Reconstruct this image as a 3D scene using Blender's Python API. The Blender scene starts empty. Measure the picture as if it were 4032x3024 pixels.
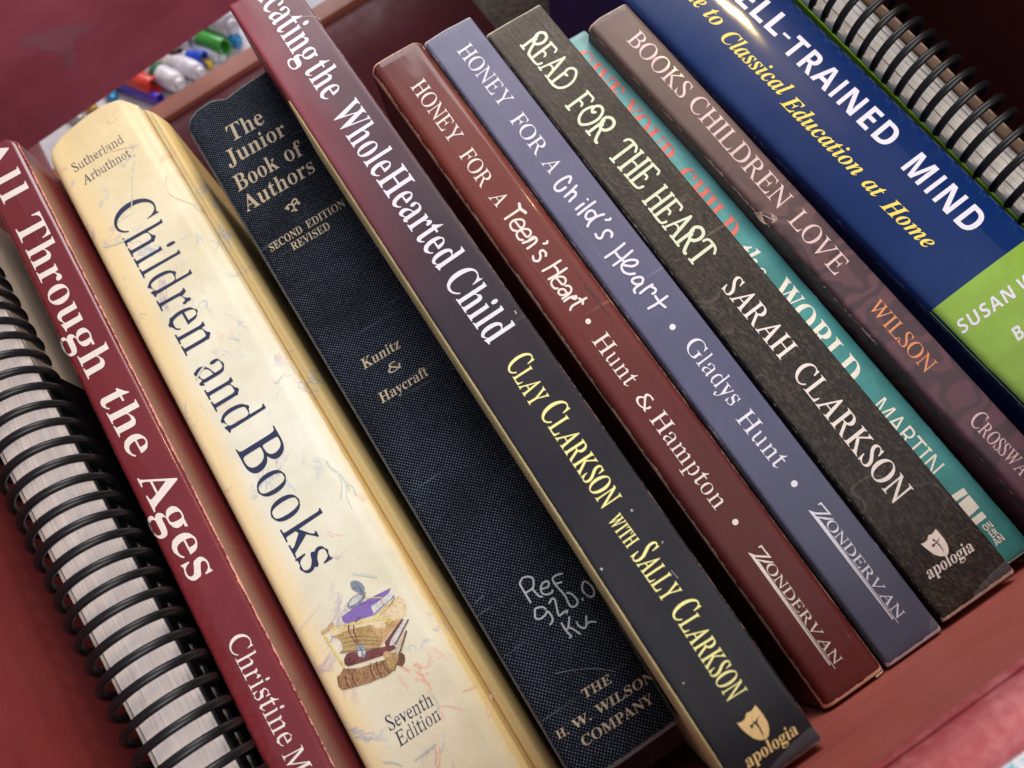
import bpy, bmesh, math, random
from mathutils import Vector, Matrix, noise
from mathutils.geometry import delaunay_2d_cdt
random.seed(7)
SC = bpy.context.scene
COL = SC.collection

# ------------------------------------------------------------------ camera
# Metres.  X runs along the row of books, Y from the feet to the heads of the
# books, Z is up.  The books stand on their fore-edges, spines up, in an open
# wooden crate; the phone was held 20 cm above the spines.
F_PX, CX, CY = 3028.0, 2016.0, 1512.0
AX = Vector((0.84267444, -0.53003255, 0.0946852))
AN = Vector((0.09433886, 0.31848265, 0.94322266))
AZ = Vector((-0.53009431, -0.78589713, 0.31837985))
CAM = Vector((0.0, 0.042, 0.37))
def toW(v): return Vector((AX.dot(v), AZ.dot(v), -AN.dot(v)))
cd = bpy.data.cameras.new('camera'); cam = bpy.data.objects.new('camera', cd); COL.objects.link(cam)
r_, u_, b_ = toW(Vector((1,0,0))), toW(Vector((0,-1,0))), toW(Vector((0,0,-1)))
cam.matrix_world = Matrix(((r_.x,u_.x,b_.x,CAM.x),(r_.y,u_.y,b_.y,CAM.y),(r_.z,u_.z,b_.z,CAM.z),(0,0,0,1)))
cd.lens = 36*F_PX/4032; cd.sensor_width = 36; cd.clip_start = .005; cd.clip_end = 50
cd.dof.use_dof = True; cd.dof.focus_distance = .215; cd.dof.aperture_fstop = 15
SC.camera = cam

# ------------------------------------------------------------------ light
SC.view_settings.view_transform = 'Standard'; SC.view_settings.look = 'None'
SC.view_settings.exposure = 0.0; SC.view_settings.gamma = 1.0
SC.render.engine = 'CYCLES'
SC.cycles.use_denoising = True
w = bpy.data.worlds.new('World'); SC.world = w; w.use_nodes = True
wb = w.node_tree.nodes['Background']
wb.inputs[0].default_value = (.80, .82, .95, 1); wb.inputs[1].default_value = .36
def lamp(name, loc, aim, size, power, col, size_y=None):
    l = bpy.data.lights.new(name, 'AREA'); l.energy = power; l.color = col
    l.shape = 'RECTANGLE'; l.size = size; l.size_y = size_y or size
    o = bpy.data.objects.new(name, l); COL.objects.link(o); o.location = loc
    o.rotation_euler = (Vector(aim)-Vector(loc)).to_track_quat('-Z', 'Y').to_euler()
    return o
lamp('window_light', (.75, 1.75, 1.25), (.05, .05, .15), 1.3, 34, (.98, .97, 1.0), 1.0)
lamp('ceiling_light', (1.62, 1.50, 2.1), (.1, .12, .15), .16, 11.0, (1.0, .70, .30), .07)
lamp('room_light', (.75, -1.15, 1.75), (0, .2, .15), 1.5, 46, (1.0, .96, .95))

# ------------------------------------------------------------------ geometry helpers
def P(px, py, h):
    d = toW(Vector((px-CX, py-CY, F_PX))); t = (h-CAM.z)/d.z
    return CAM + d*t
def PY(px, py, Y):                       # the same ray on an upright plane Y = const
    d = toW(Vector((px-CX, py-CY, F_PX))); return CAM + d*((Y-CAM.y)/d.y)
def PX(px, py, X):
    d = toW(Vector((px-CX, py-CY, F_PX))); return CAM + d*((X-CAM.x)/d.x)
def lin(c):
    return tuple(((v/255/12.92) if v/255 <= .04045 else ((v/255+.055)/1.055)**2.4) for v in c)
def obj(name, verts, faces, mats, parent=None, smooth=False, midx=None, attrs=None, loc=None):
    """one mesh object; verts are world positions unless the parent has a base point"""
    me = bpy.data.meshes.new(name)
    base = Vector(parent['_base']) if parent is not None and '_base' in parent else (loc or Vector((0,0,0)))
    me.from_pydata([tuple(Vector(v)-base) for v in verts], [], faces)
    for m in (mats if isinstance(mats, (list, tuple)) else [mats]): me.materials.append(m)
    if midx: me.polygons.foreach_set('material_index', midx)
    if smooth: me.polygons.foreach_set('use_smooth', [True]*len(me.polygons))
    for k, vals in (attrs or {}).items():
        a = me.attributes.new(k, 'FLOAT', 'POINT'); a.data.foreach_set('value', vals)
    me.update()
    if smooth: me.set_sharp_from_angle(angle=math.radians(42))
    o = bpy.data.objects.new(name, me); COL.objects.link(o)
    if parent is not None: o.parent = parent
    elif loc is not None: o.location = loc
    return o
def thing(name, label, cat, base, group=None):
    o = bpy.data.objects.new(name, None); COL.objects.link(o); o.location = base
    o.empty_display_size = .01; o['_base'] = tuple(base); o['label'] = label; o['category'] = cat
    if group: o['group'] = group
    return o
def tag(o, label=None, cat=None, kind=None, group=None):
    if label: o['label'] = label
    if cat: o['category'] = cat
    if kind: o['kind'] = kind
    if group: o['group'] = group
    return o
class MB:
    def __init__(s): s.v = []; s.f = []; s.m = []
    def face(s, pts, m=0):
        n = len(s.v); s.v += [Vector(p) for p in pts]; s.f.append(tuple(range(n, n+len(pts)))); s.m.append(m)
    def box(s, lo, hi, m=0):
        x0,y0,z0 = lo; x1,y1,z1 = hi; n = len(s.v)
        s.v += [Vector(p) for p in ((x0,y0,z0),(x1,y0,z0),(x1,y1,z0),(x0,y1,z0),(x0,y0,z1),(x1,y0,z1),(x1,y1,z1),(x0,y1,z1))]
        for q in ((0,3,2,1),(4,5,6,7),(0,1,5,4),(1,2,6,5),(2,3,7,6),(3,0,4,7)):
            s.f.append(tuple(n+i for i in q)); s.m.append(m)
    def tube(s, pts, r, seg=10, m=0, cap=True, closed=False):
        n0 = len(s.v); N = len(pts); rr = r if isinstance(r, (list, tuple)) else [r]*N
        up = None
        for i, p in enumerate(pts):
            p = Vector(p); t = (Vector(pts[min(i+1,N-1)])-Vector(pts[max(i-1,0)])).normalized()
            if up is None: up = t.orthogonal().normalized()
            up = (up - t*up.dot(t)).normalized(); sd = t.cross(up)
            for k in range(seg):
                a = 2*math.pi*k/seg; s.v.append(p+(up*math.cos(a)+sd*math.sin(a))*rr[i])
        for i in range(N-1):
            for k in range(seg):
                a = n0+i*seg+k; b = n0+i*seg+(k+1)%seg
                s.f.append((a, b, b+seg, a+seg)); s.m.append(m)
        if cap:
            s.f.append(tuple(n0+k for k in reversed(range(seg)))); s.m.append(m)
            s.f.append(tuple(n0+(N-1)*seg+k for k in range(seg))); s.m.append(m)
    def build(s, name, mats, parent=None, smooth=False, loc=None):
        return obj(name, s.v, s.f, mats, parent, smooth, s.m, loc=loc)

# ------------------------------------------------------------------ materials
def newmat(name):
    m = bpy.data.materials.new(name); m.use_nodes = True; nt = m.node_tree
    return m, nt, nt.nodes['Principled BSDF'], nt.links
def coords(nt, scale=(1,1,1), rot=(0,0,0)):
    tc = nt.nodes.new('ShaderNodeTexCoord'); mp = nt.nodes.new('ShaderNodeMapping')
    nt.links.new(tc.outputs['Object'], mp.inputs[0]); mp.inputs['Scale'].default_value = scale
    mp.inputs['Rotation'].default_value = rot; return mp.outputs[0]
def ntex(nt, vec, scale, detail=4, rough=.55, dist=0):
    n = nt.nodes.new('ShaderNodeTexNoise'); nt.links.new(vec, n.inputs['Vector'])
    n.inputs['Scale'].default_value = scale; n.inputs['Detail'].default_value = detail
    n.inputs['Roughness'].default_value = rough; n.inputs['Distortion'].default_value = dist
    return n.outputs['Fac']
def ramp(nt, fac, stops):
    r = nt.nodes.new('ShaderNodeValToRGB'); nt.links.new(fac, r.inputs[0])
    e = r.color_ramp.elements
    while len(e) < len(stops): e.new(.5)
    for i, (p, c) in enumerate(stops):
        e[i].position = p; e[i].color = (*c, 1) if len(c) == 3 else c
    return r.outputs[0]
def mix(nt, fac, a, b, mode='MIX'):
    x = nt.nodes.new('ShaderNodeMix'); x.data_type = 'RGBA'; x.blend_type = mode
    for sock, v in ((x.inputs[0], fac), (x.inputs[6], a), (x.inputs[7], b)):
        if hasattr(v, 'links'): nt.links.new(v, sock)
        elif isinstance(v, (int, float)): sock.default_value = v
        else: sock.default_value = (*v, 1)
    return x.outputs[2]
def mth(nt, op, a, b=None, clamp=False):
    x = nt.nodes.new('ShaderNodeMath'); x.operation = op; x.use_clamp = clamp
    for i, v in enumerate((a, b)):
        if v is None: continue
        if hasattr(v, 'links'): nt.links.new(v, x.inputs[i])
        else: x.inputs[i].default_value = v
    return x.outputs[0]
def bump(nt, b, height, strength=.3, dist=.0003):
    n = nt.nodes.new('ShaderNodeBump'); nt.links.new(height, n.inputs['Height'])
    n.inputs['Strength'].default_value = strength; n.inputs['Distance'].default_value = dist
    nt.links.new(n.outputs[0], b.inputs['Normal']); return n
def pm(name, c, c2=None, rough=.5, scale=60, bstr=.08, bscale=400, coat=0, crough=.2, metal=0, spec=.5, stretch=(1,1,1)):
    m, nt, b, L = newmat(name); v = coords(nt, stretch)
    c = lin(c); c2 = lin(c2) if c2 else tuple(x*.82 for x in c)
    L.new(ramp(nt, ntex(nt, v, scale, 5), [(.32, c2), (.66, c)]), b.inputs['Base Color'])
    b.inputs['Metallic'].default_value = metal; b.inputs['Specular IOR Level'].default_value = spec
    rn = ntex(nt, v, scale*.7, 5)
    rr = nt.nodes.new('ShaderNodeMapRange'); L.new(rn, rr.inputs[0])
    rr.inputs[3].default_value = rough*.82; rr.inputs[4].default_value = min(1, rough*1.2)
    L.new(rr.outputs[0], b.inputs['Roughness'])
    if bstr: bump(nt, b, ntex(nt, v, bscale, 4), bstr)
    b.inputs['Coat Weight'].default_value = coat; b.inputs['Coat Roughness'].default_value = crough
    return m
def covermat(name, stops, rough=.35, wear=(235,215,200), wear_amt=.5, coat=.35, crough=.12, mottle=.10, bstr=.05, bscale=900, extra=None, axis='Y', length=.23, spots=.0):
    """laminated printed card: colours along the spine, fibre mottling, rubbed edges (attribute 'edge'), dust specks"""
    m, nt, b, L = newmat(name); v = coords(nt)
    sep = nt.nodes.new('ShaderNodeSeparateXYZ'); L.new(v, sep.inputs[0])
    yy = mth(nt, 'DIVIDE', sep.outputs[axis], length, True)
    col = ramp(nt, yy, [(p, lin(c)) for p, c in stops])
    n1 = ntex(nt, v, 45, 6, .6)
    col = mix(nt, mottle, col, ramp(nt, n1, [(.35, (.0,.0,.0)), (.65, (1,1,1))]), 'SOFT_LIGHT')
    if extra: col = extra(nt, v, sep, col, L)
    fine = ntex(nt, v, 2600, 2, .5)
    col = mix(nt, .12, col, ramp(nt, fine, [(.3, (.1,.1,.1)), (.7, (.9,.9,.9))]), 'SOFT_LIGHT')
    at = nt.nodes.new('ShaderNodeAttribute'); at.attribute_name = 'edge'
    n2 = ntex(nt, v, 700, 4, .7); n3 = ntex(nt, v, 90, 3, .6)
    e = mth(nt, 'ADD', mth(nt, 'MULTIPLY', at.outputs['Fac'], .62), mth(nt, 'ADD', mth(nt, 'MULTIPLY', n2, .35), mth(nt, 'MULTIPLY', n3, .35)))
    e = ramp(nt, e, [(1.0-.12*wear_amt-.03, (0,0,0)), (1.0-.12*wear_amt, (1,1,1))])
    col = mix(nt, e, col, lin(wear))
    if spots:
        vo = nt.nodes.new('ShaderNodeTexVoronoi'); L.new(v, vo.inputs['Vector']); vo.inputs['Scale'].default_value = 95
        sp = ramp(nt, vo.outputs['Distance'], [(.035*spots, (1,1,1)), (.06*spots, (0,0,0))])
        sp = mth(nt, 'MULTIPLY', sp, ramp(nt, ntex(nt, v, 60, 2), [(.5, (0,0,0)), (.58, (.6,.6,.6))]))
        col = mix(nt, sp, col, (.55,.52,.55))
    sc1 = ntex(nt, coords(nt, (900, 14, 1), (0, 0, .04)), 1.0, 3, .6); sc2 = ntex(nt, coords(nt, (20, 520, 1), (0, 0, .5)), 1.0, 3, .6)
    scr = mth(nt, 'MAXIMUM', ramp(nt, sc1, [(.66, (0,0,0)), (.74, (1,1,1))]), ramp(nt, sc2, [(.70, (0,0,0)), (.78, (1,1,1))]))
    col = mix(nt, mth(nt, 'MULTIPLY', scr, .10), col, lin(wear))
    L.new(col, b.inputs['Base Color'])
    sm = ntex(nt, v, 28, 5, .65)
    b.inputs['Specular IOR Level'].default_value = .3
    rr = nt.nodes.new('ShaderNodeMapRange'); L.new(sm, rr.inputs[0]); rr.inputs[1].default_value = .3; rr.inputs[2].default_value = .7
    rr.inputs[3].default_value = rough*.8; rr.inputs[4].default_value = min(1, rough*1.25); L.new(rr.outputs[0], b.inputs['Roughness'])
    b.inputs['Coat Weight'].default_value = coat
    r2 = nt.nodes.new('ShaderNodeMapRange'); L.new(sm, r2.inputs[0]); r2.inputs[1].default_value = .3; r2.inputs[2].default_value = .7
    r2.inputs[3].default_value = crough*.7; r2.inputs[4].default_value = crough*1.5; L.new(r2.outputs[0], b.inputs['Coat Roughness'])
    bump(nt, b, mth(nt, 'ADD', ntex(nt, v, bscale, 3), mth(nt, 'ADD', mth(nt, 'MULTIPLY', ntex(nt, v, 110, 3), 2.0), mth(nt, 'MULTIPLY', sc1, 2.5))), bstr, .0003)
    return m
def inkmat(name, c, worn=0, c_bg=(20,25,40), rough=.4, coat=.3, metal=0, scale=1500):
    m, nt, b, L = newmat(name); v = coords(nt)
    col = ramp(nt, ntex(nt, v, scale, 4, .6), [(.3, tuple(x*.86 for x in lin(c))), (.6, lin(c))])
    if worn:
        n = mth(nt, 'ADD', mth(nt, 'MULTIPLY', ntex(nt, v, 1700, 3, .6), .6), mth(nt, 'MULTIPLY', ntex(nt, v, 260, 3), .4))
        col = mix(nt, ramp(nt, n, [(.40+.12*(1-worn)-.1, (1,1,1)), (.50+.12*(1-worn)-.1, (0,0,0))]), col, lin(c_bg))
    L.new(col, b.inputs['Base Color']); b.inputs['Roughness'].default_value = rough
    b.inputs['Coat Weight'].default_value = coat; b.inputs['Coat Roughness'].default_value = .15
    b.inputs['Metallic'].default_value = metal
    return m

M_PAGES = pm('paper_edges', (240,230,224), (218,206,200), .8, 40, .25, 1500, stretch=(60,1,1))
M_YPAGES = pm('aged_paper_edges', (214,196,150), (186,165,118), .8, 40, .25, 1500, stretch=(60,1,1))

def fill(contours):
    """triangles of a flat shape with holes (non-zero winding); contours in any unit, returns points and triangles"""
    xs = [p[0] for c in contours for p in c]; ys = [p[1] for c in contours for p in c]
    ox, oy = min(xs), min(ys); sc = 1000/max(max(xs)-ox, max(ys)-oy, 1e-12)
    V = []; E = []; loops = []
    for c in contours:
        q = [((p[0]-ox)*sc, (p[1]-oy)*sc) for p in c]; n = len(V); loops.append(q)
        V += [Vector(p) for p in q]; E += [(n+i, n+(i+1) % len(q)) for i in range(len(q))]
    v, _, f, _, _, _ = delaunay_2d_cdt(V, E, [], 0, 1e-4)
    out = []
    for t in f:
        cx = sum(v[i].x for i in t)/3; cy = sum(v[i].y for i in t)/3; wn = 0
        for q in loops:
            for i in range(len(q)):
                x0, y0 = q[i-1]; x1, y1 = q[i]
                if (y0 <= cy) != (y1 <= cy):
                    s = (x1-x0)*(cy-y0)-(cx-x0)*(y1-y0)
                    if y1 > y0 and s > 0: wn += 1
                    elif y1 < y0 and s < 0: wn -= 1
        if wn: out.append(tuple(t))
    return [(p.x/sc+ox, p.y/sc+oy) for p in v], out

# ------------------------------------------------------------------ book builder
class Book: pass
def line_at(l, h, Y):
    a, b = P(*l[0], h), P(*l[1], h); t = (Y-a.y)/(b.y-a.y); return a.x+(b.x-a.x)*t
def make_book(name, label, L, R, h, yt, yb, mat, prof='flat', bulge=0.0, rad=.0008, th=.0006, top=None, hard=False,
              group='books standing in the red wooden crate', pages=M_PAGES, profpts=None, foot=0.0, wobble=.00012, lip=0.0):
    """L, R: the two long edges of the spine; h: height of the spine above the crate bottom; yt, yb: head and foot of the spine"""
    k = Book(); k.h = h; k.yb = yb; k.yt = yt; k.L = L; k.R = R
    xl0, xr0, xl1, xr1 = line_at(L,h,yb), line_at(R,h,yb), line_at(L,h,yt), line_at(R,h,yt)
    print('BOOK %-8s foot x %.4f..%.4f head x %.4f..%.4f h %.3f y %.3f..%.3f' % (name, xl0, xr0, xl1, xr1, h, yb, yt))
    W = (xr0-xl0+xr1-xl1)/2
    def dz(s):
        d = -bulge*(2*s-1)**2
        if profpts:
            for (a, za), (b, zb) in zip(profpts, profpts[1:]):
                if a <= s <= b:
                    t = (s-a)/(b-a); t = t*t*(3-2*t); d += za+(zb-za)*t; break
        e = min(s, 1-s)*W
        if e < rad: d -= rad-math.sqrt(max(0, rad*rad-(rad-e)**2))
        return d
    def topd(s):
        if not top: return 0
        for (a, za), (b, zb) in zip(top, top[1:]):
            if a <= s <= b: return za+(zb-za)*(s-a)/(b-a)
        return 0
    def surf(s, t):
        y = yb+(yt+topd(s)-yb)*t + (foot*math.sin(s*9+3)*(1-t) if foot else 0)
        x = (xl0+(xl1-xl0)*t)*(1-s)+(xr0+(xr1-xr0)*t)*s
        wob = wobble*noise.noise(Vector((s*3+h*90, t*14, 0)))
        en = min(t, 1-t)*(yt-yb)
        z = h+dz(s)+wob
        if en < .0012: z -= (.0012-en)**2/.0024*1.0
        return Vector((x, y, z))
    def depth_at(x, y):
        t = min(1, max(0, (y-yb)/(yt-yb)))
        a = xl0+(xl1-xl0)*t; b = xr0+(xr1-xr0)*t; s = min(1, max(0, (x-a)/(b-a)))
        return surf(s, t).z
    k.surf = surf; k.z_at = depth_at
    base = Vector(((xl0+xr0)/2, yb, 0)); e = thing(name, label, 'book', base, group); k.e = e
    ss = [0]+[rad/W*(1-math.cos(math.pi/2*i/5)) for i in range(1, 6)]
    ss += [ss[-1]+(1-2*ss[-1])*i/22 for i in range(1, 22)]
    ss += [1-q for q in reversed(ss[:6])]
    for (a, _), (b2, _) in zip(profpts or [], (profpts or [])[1:]): ss += [a+(b2-a)*q for q in ((0, .25, .5, .75) if b2-a < .2 else (0,))]
    ss = sorted(set(round(q, 6) for q in ss))
    tt = [0, .002, .006]+[i/70 for i in range(1, 70)]+[.994, .998, 1]
    cols = []                              # each column is a function of t -> point, plus inward copy
    V = []; FA = []; ed = []
    nd = 4; ns = len(ss); nc = ns+2*nd
    rnd = random.Random(name+str(h))
    for j, t in enumerate(tt):
        for side in (0, 1):                # outer then inner skin
            off = th*side
            row = []
            pl = surf(ss[0], t); pr = surf(ss[-1], t)
            sf = (.03, .3, .7, .992)
            for q in range(nd): row.append((Vector((pl.x+off, pl.y, pl.z*sf[q])), 0.0))
            for s in ss:
                p = surf(s, t); u = min(s, 1-s)*W
                q = Vector((p.x+off*(1 if s < .5 else -1)*(1 if u < rad*1.5 else 0), p.y, p.z-(off if u > rad*.5 or side == 0 else off)))
                if side and u < th: q.x = (pl.x+th) if s < .5 else (pr.x-th)
                edge = max(0, 1-u/.0016); tn = (1.1+lip)*max(0, 1-min(t, 1-t)*(yt-yb)/.0018)
                row.append((q, max(edge, tn)))
            for q in reversed(range(nd)): row.append((Vector((pr.x-off, pr.y, pr.z*sf[q])), 0.0))
            for p, g in row: V.append(p); ed.append(g)
    def idx(j, side, c): return (j*2+side)*nc+c
    for j in range(len(tt)-1):
        for c in range(nc-1):
            FA.append((idx(j,0,c), idx(j,0,c+1), idx(j+1,0,c+1), idx(j+1,0,c)))
            FA.append((idx(j,1,c+1), idx(j,1,c), idx(j+1,1,c), idx(j+1,1,c+1)))
        for c in (0, nc-1): FA.append((idx(j,0,c), idx(j+1,0,c), idx(j+1,1,c), idx(j,1,c)))
    for j in (0, len(tt)-1):
        for c in range(nc-1): FA.append((idx(j,0,c), idx(j,1,c), idx(j,1,c+1), idx(j,0,c+1)))
    k.cover = obj('cover', V, FA, mat, e, True, attrs={'edge': ed})
    bm = bmesh.new(); bm.from_mesh(k.cover.data); bmesh.ops.recalc_face_normals(bm, faces=bm.faces); bm.to_mesh(k.cover.data); bm.free(); k.cover.data.set_sharp_from_angle(angle=math.radians(42))
    # page block, set in from the boards
    ins = .003 if hard else .0004; g = th+.0002
    mb = MB(); n = 0
    lo = surf(.5, 0); z1 = h-bulge-th-(.004 if profpts else .0008)
    q = []
    for (t, ins_) in ((0, ins), (1, -ins)):
        y = (yb if t == 0 else yt+min(0, topd(.1), topd(.9)))+ins_
        a = xl0+(xl1-xl0)*t+g; b = xr0+(xr1-xr0)*t-g
        q.append((a, b, y))
    (a0,b0,y0),(a1,b1,y1) = q; z0 = .004
    pts = [(a0,y0,z0),(b0,y0,z0),(b1,y1,z0),(a1,y1,z0),(a0,y0,z1),(b0,y0,z1),(b1,y1,z1),(a1,y1,z1)]
    mb.v = [Vector(p) for p in pts]; mb.f = [(0,3,2,1),(4,5,6,7),(0,1,5,4),(1,2,6,5),(2,3,7,6),(3,0,4,7)]; mb.m = [0]*6
    mb.build('pages', pages, e)
    k.nlift = 0
    return k

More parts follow.
